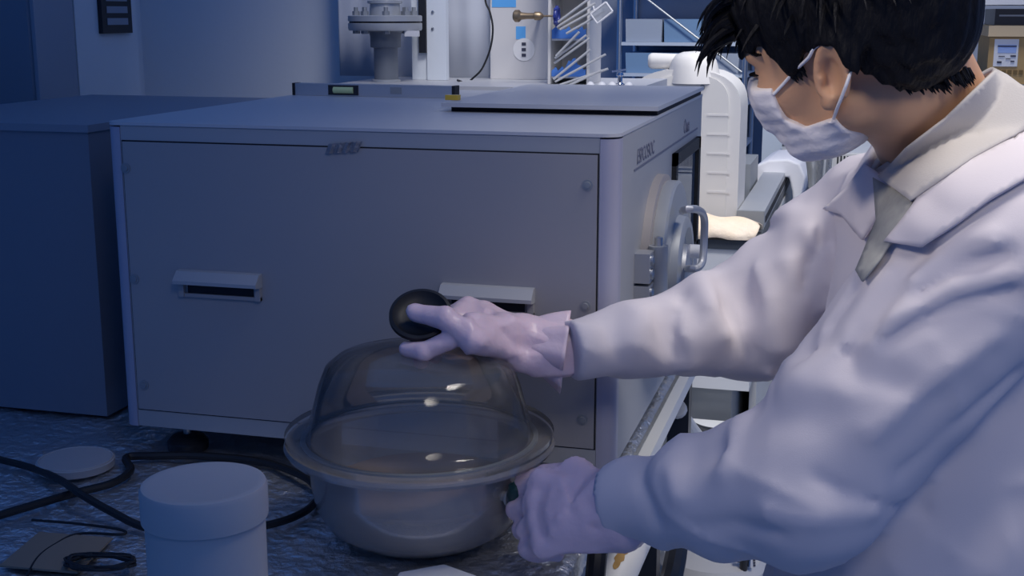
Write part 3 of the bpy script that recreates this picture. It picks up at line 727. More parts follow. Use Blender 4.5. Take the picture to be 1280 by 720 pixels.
obj('side_knob', lathe(BM(), [(0, 0), (.017, 0), (.0215, .006), (.0225, .012), (.0215, .085), (0, .085)], a, b_ - a, 24), 'ivory', t)
# grey box behind and pale door
tag(obj('grey_case', box(BM(), (-.16, 2.45, B2Z + .0005), (-.035, 2.75, float(at_y(920, 205, 2.45)[2]))), 'grey', bevel=.004), 'plain grey metal case between the white instrument and the towel rail', 'case')
p = at_z(923, 268, B2Z)
tag(obj('blue_cloth', lathe(BM(), [(0, 0), (.05, 0), (.042, .012), (.025, .02), (0, .018)], (p[0], p[1], B2Z + .0005), n=9), 'skyblue'), 'small light blue cloth heap beside the grey case', 'cloth')
# ------------------------------------------------------------------ far shelving with blue bins
YS = 3.9
sx0, sx1 = float(at_y(774, 60, YS)[0]), float(at_y(932, 60, YS)[0])
t = thing('wire_shelving', ((sx0 + sx1) / 2, YS + .2, 0), 'steel shelving with a diagonal brace rod, holding blue bins', 'shelving')
for x in (sx0, sx1):
    for y in (YS, YS + .4): obj('shelf_post', cyl(BM(), (x, y, 0), (x, y, 2.4), .012, n=12), 'steel', t)
szs = [float(at_y(850, y_, YS)[2]) for y_ in (240, 180, 128, 92, 53, -30)]
for z in szs:
    obj('shelf', box(BM(), (sx0 - .01, YS - .005, z - .014), (sx1 + .01, YS + .41, z)), 'palepanel', t, bevel=.003)
obj('brace_rod', cyl(BM(), at_y(800, -8, YS - .02), at_y(927, 90, YS - .02), .0045, n=8), 'flange', t)
obj('back_sheet', box(BM(), (sx0, YS + .411, .3), (sx1, YS + .418, 2.4)), 'shelfblue', t)
labs = ['lower', 'second', 'third', 'upper', 'top']
for k_, (z, zn) in enumerate(zip(szs[:-1], szs[1:])):
    n = (4, 4, 3, 2, 3)[k_]; w = (sx1 - sx0 - .04) / n; h = (zn - z) * (.72, .78, .7, .65, .35)[k_]
    for i in range(n):
        x = sx0 + .02 + i * w
        b = BM(); obox(b, (x + w / 2, YS + .2, z + h / 2 + .0006), (w * .46, 0, 0), (0, .19, 0), (0, 0, h / 2))
        for v in b.verts:
            if v.co.z > z + h * .5: v.co.x = x + w / 2 + (v.co.x - x - w / 2) * 1.04
        tag(obj('storage_bin', b, 'bin' if (i + k_) % 2 else 'shelfblue', bevel=.006), '%s plastic bin on the %s shelf of the steel shelving' % (('deep blue', 'pale grey blue')[(i + k_ + 1) % 2], labs[k_]), 'bin', '%s bins on the %s shelf' % (('deep blue', 'pale blue')[(i + k_ + 1) % 2], labs[k_]))
p0 = at_y(934, 206, 3.0); p1 = at_y(975, 206, 3.0)
o = obj('tall_locker', box(BM(), (p0[0], 3.66, 0), (p1[0] + .06, 3.88, 2.3)), 'palepanel', bevel=.006)
tag(o, 'tall pale blue white locker standing beside the steel shelving', 'locker')
# ------------------------------------------------------------------ equipment seen under the mask
def eq(x, y, Y): return at_y(x, y, Y)
t = thing('vented_machine', (.42, 3.2, 0), 'white machine with a row of vent slots, standing beyond the person', 'machine')
a = eq(1032, 190, 3.1); b_ = eq(1180, 190, 3.1)
obj('machine_body', box(BM(), (a[0], 3.1, .02), (b_[0], 3.6, a[2])), 'whitec', t, bevel=.01)
obj('machine_base', box(BM(), (a[0] + .02, 3.12, 0), (b_[0] - .02, 3.58, .0195)), 'blackp', t)
gp = eq(1041, 216, 3.095); gq = eq(1102, 194, 3.095)
g = obj('vent_panel', box(BM(), (gp[0], 3.094, gp[2]), (gq[0] + .05, 3.0995, gq[2])), 'cream', t)
n = 17
for i in range(n):
    x = gp[0] + .012 + (gq[0] + .03 - gp[0]) * i / n
    obj('vent_slot', box(BM(), (x, 3.0925, gp[2] + .008), (x + .0055, 3.0938, gq[2] - .006)), 'gap', g, smooth=False)
z = float(eq(1060, 222, 3.09)[2]); obj('machine_seam', box(BM(), (gp[0], 3.0975, z - .003), (gq[0] + .1, 3.0998, z)), 'gap', t, smooth=False)
a = eq(975, 203, 2.8); b_ = eq(1007, 203, 2.8); zt = float(eq(990, 184, 2.8)[2])
t = thing('small_analyser', ((a[0] + b_[0]) / 2, 3.35, B2Z), 'small grey white analyser with a dark curved lid, behind the towel', 'analyser')
p = eq(975, 240, 3.3); q = eq(1010, 184, 3.3)
obj('analyser_body', box(BM(), (p[0], 3.3, B2Z + .0006), (q[0], 3.5, q[2])), 'flange', t, bevel=.006)
b = prism(BM(), [(p[0] + (q[0] - p[0]) * i / 10, 3.3, q[2] + .0005 + .03 * math.sin(math.pi * (.15 + .85 * i / 10)) ** .8) for i in range(11)] + [(q[0], 3.3, q[2] + .0004), (p[0], 3.3, q[2] + .0004)], (0, .2, 0))
obj('analyser_lid', b, 'darktop', t)
for i in range(3):
    s_ = eq(979 + 9 * i, 193, 3.298); obj('analyser_key', box(BM(), (s_[0], 3.297, s_[2] - .008), (s_[0] + .014, 3.2995, s_[2] + .004)), 'cream', t, smooth=False)
# clear plastic bag hung between them
V = []; F = []
for i in range(21):
    for j in range(25):
        u, w = i / 20, j / 24
        p = eq(1004 + 36 * u + 6 * math.sin(5 * w), 184, 2.75)
        z_ = (p[2] - .012 * u) * (1 - w) + .004
        V.append((p[0] + .012 * math.sin(9 * w + 3 * u), 2.75 + .05 * math.sin(7 * u + 3 * w) + .03 * math.sin(11 * w + 2 * u), z_))
for i in range(20):
    for j in range(24): F.append((i * 25 + j, (i + 1) * 25 + j, (i + 1) * 25 + j + 1, i * 25 + j + 1))
o = meshobj('plastic_sheet', V, F, 'film', None, True); tag(o, 'clear plastic sheet draped down to the floor beside the vented machine', 'plastic sheet')
md = o.modifiers.new('thick', 'SOLIDIFY'); md.thickness = .002
# ------------------------------------------------------------------ shelf with cardboard box at the right
YC = 1.9
s0 = at_y(1236, 104, YC); s1 = at_y(1420, 104, YC)
t = thing('storage_shelf', (s0[0] + .3, YC + .2, 0), 'dark grey storage shelf behind the person, carrying a cardboard box', 'shelf')
zs = float(at_y(1270, 106, YC)[2]); zu = float(at_y(1270, 6, YC)[2])
sxe = float(s1[0])
obj('shelf_board', box(BM(), (s0[0] - .12, YC, zs - .03), (sxe, YC + .45, zs)), 'grey', t, bevel=.003)
obj('shelf_board', box(BM(), (s0[0] - .12, YC, zu), (sxe, YC + .45, zu + .03)), 'whitec', t, bevel=.003)
for x in (s0[0] - .16, sxe + .001):
    for y in (YC + .01, YC + .42): obj('shelf_upright', box(BM(), (x, y, 0), (x + .039, y + .03, 2.4)), 'grey', t)
bt = float(at_y(1270, 32, YC + .02)[2])
t = thing('cardboard_box', (s0[0] + .13, YC + .2, zs), 'brown cardboard box with a printed white label, on the storage shelf', 'box')
bx0 = float(at_y(1236, 60, YC + .02)[0])
h2 = float(at_y(1270, 46, YC + .02)[2])
obj('box_body', box(BM(), (bx0, YC + .02, zs + .0005), (bx0 + .42, YC + .36, h2)), 'cardboard', t, bevel=.002)
obj('box_lid', box(BM(), (bx0 - .004, YC + .012, h2 + .0005), (bx0 + .424, YC + .364, bt)), 'tancard', t, bevel=.002)
p0, p1 = at_y(1241, 83, YC + .019), at_y(1274, 49, YC + .019)
lb = obj('paper_label', box(BM(), (p0[0], YC + .0185, p0[2]), (p1[0], YC + .0198, p1[2])), 'paper', t, smooth=False)
p0, p1 = at_y(1247, 66, YC + .018), at_y(1271, 56, YC + .018)
obj('print_block', box(BM(), (p0[0], YC + .0178, p0[2]), (p1[0], YC + .0184, p1[2])), mat('pale blue print', (.35, .48, .80), .7), lb, smooth=False)
for (x0, y0, x1, y1) in ((1247, 58.5, 1271, 57), (1248, 71, 1256, 70), (1263, 71, 1270, 69), (1257, 74, 1263, 73), (1246, 79, 1252, 76.5), (1263, 77.5, 1268, 76)):
    p0, p1 = at_y(x0, y0, YC + .0175), at_y(x1, y1, YC + .0175); obj('print_line', box(BM(), (p0[0], YC + .0172, p0[2]), (p1[0], YC + .0177, p1[2])), 'ink', lb, smooth=False)
p0 = at_y(1245, 92.5, YC + .019)
for i in range(6):
    x = p0[0] + i * .0135; obj('box_print', box(BM(), (x, YC + .0185, p0[2]), (x + .010, YC + .0198, p0[2] + .0105)), mat('brown print', (.20, .13, .05), .8), t, smooth=False)
bt2 = float(at_y(1270, 9, YC + .03)[2])
t = thing('black_case', (bx0 + .2, YC + .2, bt), 'black case resting on the lid of the cardboard box', 'case')
obj('case_body', box(BM(), (bx0 + .01, YC + .03, bt + .0005), (bx0 + .40, YC + .34, bt2 - .004)), 'blackp', t, bevel=.006)
obj('case_seam', box(BM(), (bx0 + .02, YC + .0292, (bt + bt2) / 2), (bx0 + .39, YC + .0299, (bt + bt2) / 2 + .004)), 'grey', t, smooth=False)
# ------------------------------------------------------------------ low clutter beyond the bench edge
LZ0 = .35
t = thing('low_trolley', (.2, 1.2, 0), 'low white trolley top beyond the foil bench, crossed by cables and hose', 'trolley')
obj('trolley_top', prism(BM(), [(x, y, LZ0 - .03) for x, y in ((.035, .30), (1.1, .30), (1.1, 1.79), (KX1 + .03, 1.79), (KX1 + .03, 1.01), (.035, 1.01))], (0, 0, .03)), 'whitec', t, smooth=False, bevel=.004)
for x in (.065, 1.06):
    for y in (.33, 1.75): obj('trolley_leg', cyl(BM(), (x, y, 0), (x, y, LZ0 - .0305), .018, n=14), 'steel', t)
def lz(x, y, h=0.): return at_z(x, y, LZ0 + h)
b = BM(); hp = [lz(846, 510, .30), lz(855, 528, .2), lz(872, 550, .09), lz(893, 574, .03), lz(915, 600, .022), lz(930, 640, .022)]
tube(b, hp, .02, 14, 22, rad=lambda u, i: .0215 if i % 2 else .0175)
tag(obj('ribbed_hose', b, 'cream', smooth=False), 'cream ribbed hose curving down behind the foil bench', 'hose')
cable('black_cable', [lz(850, 520, .22), lz(866, 530, .15), lz(882, 536, .10), lz(905, 538, .06), lz(945, 534, .03), lz(1000, 520, .01)], .006, 'black', 'black cable lying across the low trolley, upper of two')
cable('black_cable', [lz(862, 528, .15), lz(884, 540, .08), lz(920, 541, .02), lz(970, 536, .012), lz(1020, 530, .008)], .007, 'black', 'black cable lying across the low trolley, lower of two')
t = thing('white_pipe', lz(770, 690, 0), 'thick white pipe with a long brown stain, propped beneath the bench edge', 'pipe')
pa, pb = at_d(808, 640, 2.20), at_d(762, 742, 2.06)
pd = (pb - pa) / np.linalg.norm(pb - pa)
obj('pipe_tube', lathe(BM(), [(0, 0), (.026, 0), (.030, .004), (.030, .30), (0, .30)], pa - pd * .02, pd, 28), 'white', t)
b = BM(); a_, u_, v_ = basis(pd); tocam = CAM - pa; tocam = tocam - a_ * (tocam @ a_); tocam /= np.linalg.norm(tocam); sd = np.cross(a_, tocam)
if sd @ CR > 0: sd = -sd
rows = []
for i in range(15):
    s = .085 + .08 * i / 14; wd = .26 * math.sin(math.pi * (i + .6) / 15.2) ** .6 * (1 + .25 * math.sin(i * 2.1))
    rows.append([b.verts.new(pa + a_ * s + (.0309) * (tocam * math.cos(th) + sd * math.sin(th))) for th in (.3 - wd, .3, .3 + wd)])
for A, B in zip(rows, rows[1:]):
    for j in (0, 1): b.faces.new([A[j], B[j], B[j + 1], A[j + 1]])
obj('stain', b, 'brown', t)
b = BM(); tube(b, [at_d(838, 650, 2.1), at_d(846, 680, 2.06), at_d(840, 720, 2.0), at_d(828, 770, 1.95), np.array([*at_d(826, 780, 1.95)[:2], LZ0 + .015])], .018, 10, 8)
tag(obj('black_strut', b, 'blackp'), 'curved black rubber strut standing on the low trolley', 'strut')
b = BM(); tube(b, [np.array([BX1 + .020, -.12, BZ + .006]), np.array([BX1 + .024, -.16, BZ - .01]), np.array([BX1 + .026, -.19, BZ - .06]), np.array([BX1 + .026, -.21, BZ - .20]), np.array([BX1 + .026, -.20, BZ - .45])], .0125, 10, 6)
tag(obj('black_strap', b, 'black'), 'black strap hanging over the right edge of the foil bench', 'strap')
p = lz(890, 730, 0)
t = thing('grey_tub', p, 'pale rounded tub with grille lid and orange clip, on the low trolley', 'tub')
obj('tub_body', lathe(BM(), [(0, .001), (.085, .001), (.10, .01), (.105, .05), (.095, .066), (.06, .075), (0, .078)], (p[0], p[1], LZ0), n=40), 'cream', t)
for i in range(4):
    q = lz(895 + 0 * i, 697 + 3.2 * i, .075 - .002 * i)
    obj('grille_bar', cyl(BM(), q, q + CR * .075, .002, n=6), 'ink', t)
q = lz(930, 700, .085)
obj('clip', obox(BM(), q + np.array([0, 0, .012]), CR * .014, (0, .004, 0), CU * .004), 'orange', t, bevel=.002)
obj('clip_post', cyl(BM(), q - np.array([0, 0, .02]), q + np.array([0, 0, .010]), .007, .009, 12), 'blackp', t)
obj('clip_tip', cyl(BM(), q + CR * .012 - np.array([0, 0, .012]), q + CR * .012 + np.array([0, 0, .006]), .006, .004, 12), 'chrome', t)
# ================================================================== PERSON
def ad(x, y, d): return at_d(x, y, d)
base = ad(1190, 520, 1.5)
pr_ = thing('person', (base[0], base[1], 0), 'person in a white lab coat, face mask and gloves, leaning over the desiccator', 'person')
# --- head frame: f forward, u up, l towards the near ear
HC = CAM + CR * .349 + CU * .235 + CF * 1.307
def cv(v): v = CR * v[0] + CU * v[1] + CF * v[2]; return v / np.linalg.norm(v)
Hf, Hu = cv((-.797, -.103, .596)), cv((-.324, .905, -.277)); Hl = -cv((.51, .413, .754))
HA = np.array([Hf, Hu, Hl])
def hp_(f, u, l): return HC + Hf * f + Hu * u + Hl * l
def loc(p): return (p - HC) @ HA.T
NB = ad(1168, 165, 1.42)                       # middle of the collar
ND = ad(1245, 255, 1.46)                       # down inside the shirt
def head_sdf(p):
    q = loc(p); I = np.eye(3); qa = np.stack([q[:, 0], q[:, 1], np.abs(q[:, 2])], 1)
    e = lambda c, r: ellip(qa, np.array(c), I, r)
    d = e((-.012, .050, 0), (.100, .082, .074))
    d = smin(d, e((.040, .045, 0), (.062, .062, .062)), .03)          # forehead
    d = smin(d, e((.043, -.018, 0), (.054, .056, .056)), .03)         # face
    d = smin(d, e((.048, -.056, 0), (.036, .026, .036)), .03)         # chin
    d = smin(d, rcone(qa, np.array([0, -.040, .050]), np.array([.052, -.064, .024]), .020, .016), .03)   # jaw
    d = smin(d, e((.070, -.012, .040), (.022, .020, .020)), .025)     # cheekbone
    d = smin(d, e((.083, .032, .026), (.016, .010, .024)), .016)      # brow
    d = smax(d, -e((.099, .014, .031), (.015, .011, .016)), .012)     # eye socket
    d = smin(d, e((.081, .013, .031), (.013, .012, .014)), .004)      # eyeball and lids
    d = smin(d, rcone(qa, np.array([.094, .018, 0]), np.array([.108, -.014, 0]), .008, .012), .014)   # nose
    d = smin(d, e((.098, -.017, .012), (.012, .009, .009)), .008)
    d = smin(d, e((.086, -.038, 0), (.012, .009, .024)), .012)        # lips
    # ears
    t = math.radians(14); ef = np.array([math.cos(t), math.sin(t), 0]); eu = np.array([-math.sin(t), math.cos(t), 0]); el = np.array([0, 0, 1.])
    ec = np.array([-.006, .006, .080]); r = (qa - ec) @ np.array([ef, eu, el]).T
    r[:, 2] += .25 * r[:, 0]
    ear = np.linalg.norm(r / np.array([.0185, .033, .009]), axis=1); ear = (ear - 1) * .009
    con = np.linalg.norm((r - np.array([.001, -.002, .010])) / np.array([.0115, .020, .0125]), axis=1); con = (con - 1) * .010
    ear = smax(ear, -con, .003)
    k = np.linalg.norm(r[:, :2] / np.array([.0165, .031]), axis=1)
    hel = np.sqrt(((k - 1) * .02) ** 2 + (r[:, 2] - .006) ** 2) - .0042
    hel = np.maximum(hel, -(r[:, 1] + .022))
    ear = smin(ear, hel, .003)
    ear = smin(ear, np.linalg.norm((r - np.array([.006, -.029, .003])) / np.array([1.1, 1.2, .9]), axis=1) - .0075, .004)
    ear = smin(ear, np.linalg.norm(r - np.array([.0125, -.006, .005]), axis=1) - .0045, .003)
    return smin(d, ear, .005)
def neck_sdf(p):
    d = rcone(p, hp_(-.030, -.040, 0), NB, .052, .060)
    d = smin(d, rcone(p, hp_(-.065, .0, 0), NB - Hf * .015, .042, .055), .03)
    return smin(d, rcone(p, NB, ND, .060, .085), .02)
def body_sdf(p): return smin(head_sdf(p), neck_sdf(p), .018)
lo, hi = HC - .21, HC + .21
lo = np.minimum(lo, ND - .09); hi = np.maximum(hi, ND + .09)
V, F = surface_nets(body_sdf, lo, hi, .0032)
meshobj('body', V, F, 'skin', pr_)
# --- hair: thick cap above a hairline taken round the skull, plus locks
hl_px = [(906, 50), (955, 57), (979, 88), (994, 101), (1004, 78), (1009, 64), (1040, 58), (1066, 70), (1090, 87), (1128, 108), (1170, 112), (1205, 98)]
HLp = loc(trace(body_sdf, [a for a, b in hl_px], [b for a, b in hl_px]))
order = np.argsort(HLp[:, 0]); hf, hu = HLp[order, 0], HLp[order, 1]
def hairline(f):
    return np.interp(f, np.concatenate([[-.2, hf[0] - .02], hf, [.2]]), np.concatenate([[-.075, -.065], hu, [.072]]))
def hair_sdf(p):
    q = loc(p); qa = np.stack([q[:, 0], q[:, 1], np.abs(q[:, 2])], 1); I = np.eye(3)
    d = ellip(qa, np.array([-.020, .052, 0]), I, (.118, .104, .088))
    d = smin(d, ellip(qa, np.array([.052, .082, 0]), I, (.070, .050, .068)), .03)
    d = smin(d, ellip(qa, np.array([-.068, -.015, 0]), I, (.056, .062, .062)), .03)
    sk = head_sdf(p)
    d = np.minimum(d, sk - .008) if False else smax(d, sk - .030, .01)
    d = smin(d, sk - .0045, .006)
    st = np.sin(q[:, 2] * 310 + 9 * np.sin(q[:, 0] * 40) + q[:, 1] * 90) * np.sin(q[:, 0] * 150 + q[:, 1] * 60)
    d = d - .0022 * st
    cut = (hairline(q[:, 0]) - q[:, 1]) * .8 + .002 * np.sin(q[:, 0] * 420 + q[:, 2] * 160)
    d = smax(d, cut, .004)
    ec = np.linalg.norm((qa - np.array([-.004, .002, .084])) / np.array([.0195, .034, .03]), axis=1) - 1
    return smax(d, -ec * .02, .002)
V, F = surface_nets(hair_sdf, HC - .19, HC + .19, .0034)
hr = meshobj('hair', V, F, 'hair', pr_)
rng = np.random.RandomState(7)
b = BM()
def lock(root, d0, d1, L, r):
    pts = []; p = np.array(root, float)
    for i in range(7):
        pts.append(p.copy()); w = i / 6; dd = d0 * (1 - w) + d1 * w; p = p + dd / np.linalg.norm(dd) * L / 6
    tube(b, pts, r, 5, 0, rad=lambda u, i: r * max(.06, (1 - u) ** .7))
for i in range(150):       # fringe
    l = rng.uniform(-.062, .066); u = rng.uniform(.058, .105); f = .098 + .012 * math.cos(l * 18) - .35 * max(0, u - .08)
    L = rng.uniform(.035, .07)
    lock(hp_(f - .012, u, l), Hf * rng.uniform(.7, 1.1) + Hl * rng.normal(0, .25) - Hu * .15, Hf * rng.uniform(.15, .6) - Hu * rng.uniform(.5, 1.0) + Hl * rng.normal(0, .25), L, rng.uniform(.003, .0055))
for i in range(170):       # tips round the sides and nape
    px = rng.uniform(985, 1215); ks = np.interp(px, [a for a, _ in hl_px], [c for _, c in hl_px])
    if 1000 < px < 1072: continue
    root = trace(body_sdf, [px], [ks - rng.uniform(2, 14)])[0]
    lock(root, Hl * .25 - Hu * .5 - Hf * .3, -Hu * 1.0 - Hf * rng.uniform(.1, .6) + CR * .1, rng.uniform(.008, .014), rng.uniform(.002, .0032))
for i in range(260):       # crown texture
    th = rng.uniform(0, 6.28); ph = rng.uniform(.2, 1.35)
    n = np.array([math.sin(ph) * math.cos(th), math.cos(ph), math.sin(ph) * math.sin(th)])
    r0 = np.array([-.012, .05, 0]) + n * np.array([.108, .096, .080])
    dirv = HA.T @ (np.array([n[0] * .5, -abs(n[1]) * .2 - .5, n[2] * .5])); lock(HC + HA.T @ r0, HA.T @ n * .5 + dirv, dirv, rng.uniform(.03, .06), rng.uniform(.003, .005))
obj('hair_locks', b, 'hair', hr)['kind'] = 'stuff'
# brow and lashes of the near eye
b = BM()
for i in range(26):
    w = i / 25
    lock(hp_(.096 - .026 * w ** 2, .034 + .006 * math.sin(3 * w), .018 + .038 * w), Hl * .6 + Hf * .6 + Hu * .1, Hl * .8 - Hf * .2, .012, .0016)
obj('eyebrow', b, 'hair', pr_)['kind'] = 'stuff'
b = BM()
for i in range(16):
    w = i / 15; lock(hp_(.093 - .012 * w ** 2, .013, .022 + .022 * w), Hf * .9 + Hl * .4 - Hu * .2, Hf * .8 + Hl * .5 + Hu * .3, .011, .0011)
obj('eyelashes', b, 'hair', pr_)['kind'] = 'stuff'
# --- face mask
mk_px = [(966, 110), (984, 147), (1008, 158), (1044, 146), (1066, 160), (1086, 190)]
MKp = loc(trace(body_sdf, [a for a, c in mk_px], [c for a, c in mk_px]))
mpoly = np.array([(.20, -.002), (.118, .004)] + [(m[0], m[1]) for m in MKp[:4]] + [(min(MKp[4][0], MKp[3][0] + .004), -.072), (.005, -.10), (.20, -.12)])
def poly_sd(x, y, P):
    d = np.full(len(x), 1e9); ins = np.zeros(len(x), bool); n = len(P)
    for i in range(n):
        a, c = P[i], P[(i + 1) % n]; e = c - a; w0 = x - a[0]; w1 = y - a[1]
        t = np.clip((w0 * e[0] + w1 * e[1]) / (e @ e), 0, 1); d = np.minimum(d, np.hypot(w0 - t * e[0], w1 - t * e[1]))
        c1 = (a[1] > y) != (c[1] > y); xi = a[0] + (y - a[1]) / (c[1] - a[1] + 1e-12) * e[0]; ins ^= c1 & (x < xi)
    return np.where(ins, -d, d)
def mask_sdf(p):
    q = loc(p); qa = np.stack([q[:, 0], q[:, 1], np.abs(q[:, 2])], 1); I = np.eye(3)
    d = smin(head_sdf(p) - .005, ellip(qa, np.array([.064, -.030, 0]), I, (.047, .040, .048)), .02)
    d = smin(d, ellip(qa, np.array([.036, -.070, 0]), I, (.042, .018, .050)), .02)
    pl = .0005 * np.sin(q[:, 1] * 420 + 30 * q[:, 0]) + .0020 * wnoise(q, 3, 24, 2)
    d = d - pl
    return smax(d, poly_sd(q[:, 0], q[:, 1], mpoly), .003)
V, F = surface_nets(mask_sdf, hp_(.06, -.06, 0) - .14, hp_(.06, -.06, 0) + .14, .0028)
mk = meshobj('face_mask', V, F, 'mask', pr_)
def on(fn, pts, off): return list(trace(fn, [a for a, c in pts], [c for a, c in pts], off=off))
obj('ear_loop', tube(BM(), on(body_sdf, [(967, 118), (980, 104), (994, 88)], .0024) + [hp_(.014, .026, .082), hp_(.004, .035, .084), hp_(-.010, .036, .082)], .0017, 8, 6), 'loop', mk)
obj('ear_loop', tube(BM(), on(body_sdf, [(1042, 148), (1047, 134), (1053, 119), (1060, 100)], .003) + [hp_(-.026, .012, .074)], .0017, 8, 6), 'loop', mk)
# --- lab coat
nS, fS = ad(1240, 318, 1.27), ad(1088, 272, 1.66)
Sd = fS - nS; Sd[2] = 0; Sd /= np.linalg.norm(Sd); Zv = np.array([0, 0, 1.]); Fd = np.cross(Zv, Sd)
if Fd @ CR > 0: Fd = -Fd
TA = np.array([Sd, Fd, Zv])
nE, nW = ad(1005, 605, 1.31), ad(768, 627, 1.43)
fE, fW = ad(938, 400, 1.675), ad(716, 438, 1.60)
ch_c = ad(1205, 400, 1.47); be_c = ad(1155, 690, 1.49)
def arms(p):
    w = wnoise(p, 21, 9, 2)
    def sl(a, c, ra, rb, fr, amp, ph):
        ab = c - a; L = np.linalg.norm(ab); t = np.clip(((p - a) @ ab) / (L * L), 0, 1); dv = p - a - t[:, None] * ab
        a_, u_, v_ = basis(ab); ang = np.arctan2(dv @ u_, dv @ v_)
        fold = amp * (np.sin(fr * t * L * 6.28 + 1.6 * np.sin(ang + ph) + 2.2 * w + ph) * (.55 + .45 * np.sin(ang * 2 + ph)))
        return np.linalg.norm(dv, axis=1) - (ra + (rb - ra) * t) - fold
    w = w * .7
    n1 = sl(nS, nE, .098, .080, 9, .0042, .5); n2 = sl(nE, nW, .079, .040, 13, .0055, 1.7)
    f1 = sl(fS, fE, .086, .069, 10, .0060, 2.6); f2 = sl(fE, fW, .067, .0365, 12, .0065, .2)
    f2 = smin(f2, ellip(p, ad(893, 402, 1.66), np.array([CR, CU, CF]), (.043, .061, .055)), .018)
    n2 = smin(n2, ellip(p, ad(905, 618, 1.355), np.array([CR, CU, CF]), (.060, .064, .060)), .03)
    return smin(n1, n2, .03), smin(f1, f2, .03)
def coat_base(p):
    n, f = arms(p)
    d = ellip(p, ch_c, TA, (.195, .135, .30))
    d = smin(d, ellip(p, be_c, TA, (.185, .165, .36)), .08)
    d = smin(d, rcone(p, ad(1228, 285, 1.32), ad(1110, 262, 1.62), .078, .072), .05)
    d = smin(d, rcone(p, be_c - Zv * .15, be_c - Zv * .55 - Fd * .02, .19, .21), .06)
    d = d - .006 * wnoise(p, 11, 4.5, 2)
    d = smin(d, f, .022)
    return smin(d, n, .026) - .0035 * np.exp(-np.abs(wnoise(p, 77, 5.5, 2)) * 7)
# folds: raised (r > 0) or sunken (r < 0) lines laid on the cloth
folds = [([(938, 330), (930, 360), (926, 392)], -.011), ([(852, 372), (842, 400), (846, 440)], -.007), ([(1030, 300), (1010, 330), (1000, 365)], -.008), ([(960, 470), (990, 455), (1010, 430)], .008), ([(847, 385), (852, 420), (864, 452)], .008), ([(876, 350), (890, 382), (905, 415)], .010), ([(918, 384), (933, 370)], -.009), ([(940, 330), (958, 375), (972, 432)], .010),
         ([(826, 395), (836, 430)], -.006), ([(905, 352), (925, 395), (935, 440)], -.008), ([(985, 330), (1000, 380), (990, 430)], .008), ([(1010, 290), (1030, 320), (1035, 350)], .008),
         ([(1108, 300), (1075, 345), (1035, 410), (1003, 470)], .009), ([(1090, 330), (1048, 395), (1015, 450)], -.008),
         ([(1150, 308), (1125, 350), (1085, 405), (1060, 440)], -.010), ([(1268, 345), (1190, 362), (1120, 398), (1095, 430)], .011), ([(1262, 362), (1180, 385), (1100, 430)], -.009),
         ([(1240, 300), (1180, 320), (1140, 350)], .008), ([(1255, 318), (1200, 338), (1150, 370)], -.006),
         ([(1062, 428), (1030, 455), (985, 490)], .010), ([(866, 570), (884, 562), (900, 560)], -.013), ([(925, 530), (910, 560), (905, 590)], .010), ([(820, 565), (838, 590), (846, 620)], .008),
         ([(1021, 598), (1085, 625), (1154, 637)], -.0045), ([(1240, 420), (1170, 470), (1090, 540)], .008), ([(1270, 470), (1190, 540), (1130, 590)], -.007), ([(960, 640), (1020, 650), (1090, 640)], .007), ([(870, 660), (920, 655), (975, 668)], -.005), ([(800, 590), (812, 630), (820, 650)], -.006)]
FL = []
for pts, r in folds:
    if pts[0][0] < 1000 and pts[0][1] < 470: r = r * 1.45
    q = trace(coat_base, [a for a, c in pts], [c for a, c in pts]); FL.append((q, r))
def coat_sdf(p):
    d = coat_base(p)
    near = np.abs(d) < .05
    pn = p[near]; dn = d[near]
    if len(pn):
        for q, r in FL:
            c = np.full(len(pn), 1e9)
            for a, e in zip(q, q[1:]): c = np.minimum(c, rcone(pn, a, e, 0, 0))
            dn = dn - np.sign(r) * abs(r) * 1.9 * np.exp(-c / (abs(r) * 1.05))
        d = d.copy(); d[near] = dn
    # open cuffs, neck hole
    for e, w in ((nE, nW), (fE, fW)):
        ax = (w - e) / np.linalg.norm(w - e); s = (p - w) @ ax
        d = smax(d, np.where(np.linalg.norm(p - w, axis=1) < .15, s - .004, -1.), .004)
    nk = rcone(p, NB - (ND - NB) * .6, NB + (ND - NB) * .50, .070, .090)
    return smax(d, -nk, .008)
pts = np.array([nS, fS, nE, nW, fE, fW, be_c])
lo = pts.min(0) - .13; hi = pts.max(0) + .14; lo[2] = .48
hi = np.maximum(hi, np.maximum(be_c, ch_c) + .26)
V, F = surface_nets(coat_sdf, lo, hi, .0056)
ct = meshobj('lab_coat', V, F, 'coat', pr_)
def cloth_patch(name, poly, fn, off, m, parent, h=6., thick=.0025, wob=0.):
    """cut cloth laid on an implicit surface: outline in picture points, set out on the cloth itself"""
    from mathutils.geometry import delaunay_2d_cdt
    P = np.array(poly, float); ring = []
    Pc = np.vstack([P, P[:1]])
    for a, c in zip(Pc, Pc[1:]):
        k = max(1, int(np.linalg.norm(c - a) / h))
        for i in range(k): ring.append(a + (c - a) * i / k)
    ring = np.array(ring)
    x0, y0 = P.min(0); x1, y1 = P.max(0); gx, gy = np.meshgrid(np.arange(x0, x1, h), np.arange(y0, y1, h)); gx = gx.ravel(); gy = gy.ravel()
    ins = poly_sd(gx, gy, P) < -h * .55
    pts2 = [Vector(v) for v in ring] + [Vector((x, y)) for x, y in zip(gx[ins], gy[ins])]
    n = len(ring); vo, eo, fo, *_ = delaunay_2d_cdt(pts2, [(i, (i + 1) % n) for i in range(n)], [], 1, 1e-4)
    W3 = trace(fn, [v.x for v in vo], [v.y for v in vo], off=off)
    o = meshobj(name, W3, fo, m, parent)
    md = o.modifiers.new('thick', 'SOLIDIFY'); md.thickness = thick; md.offset = 0
    return o
smooth_coat = coat_base
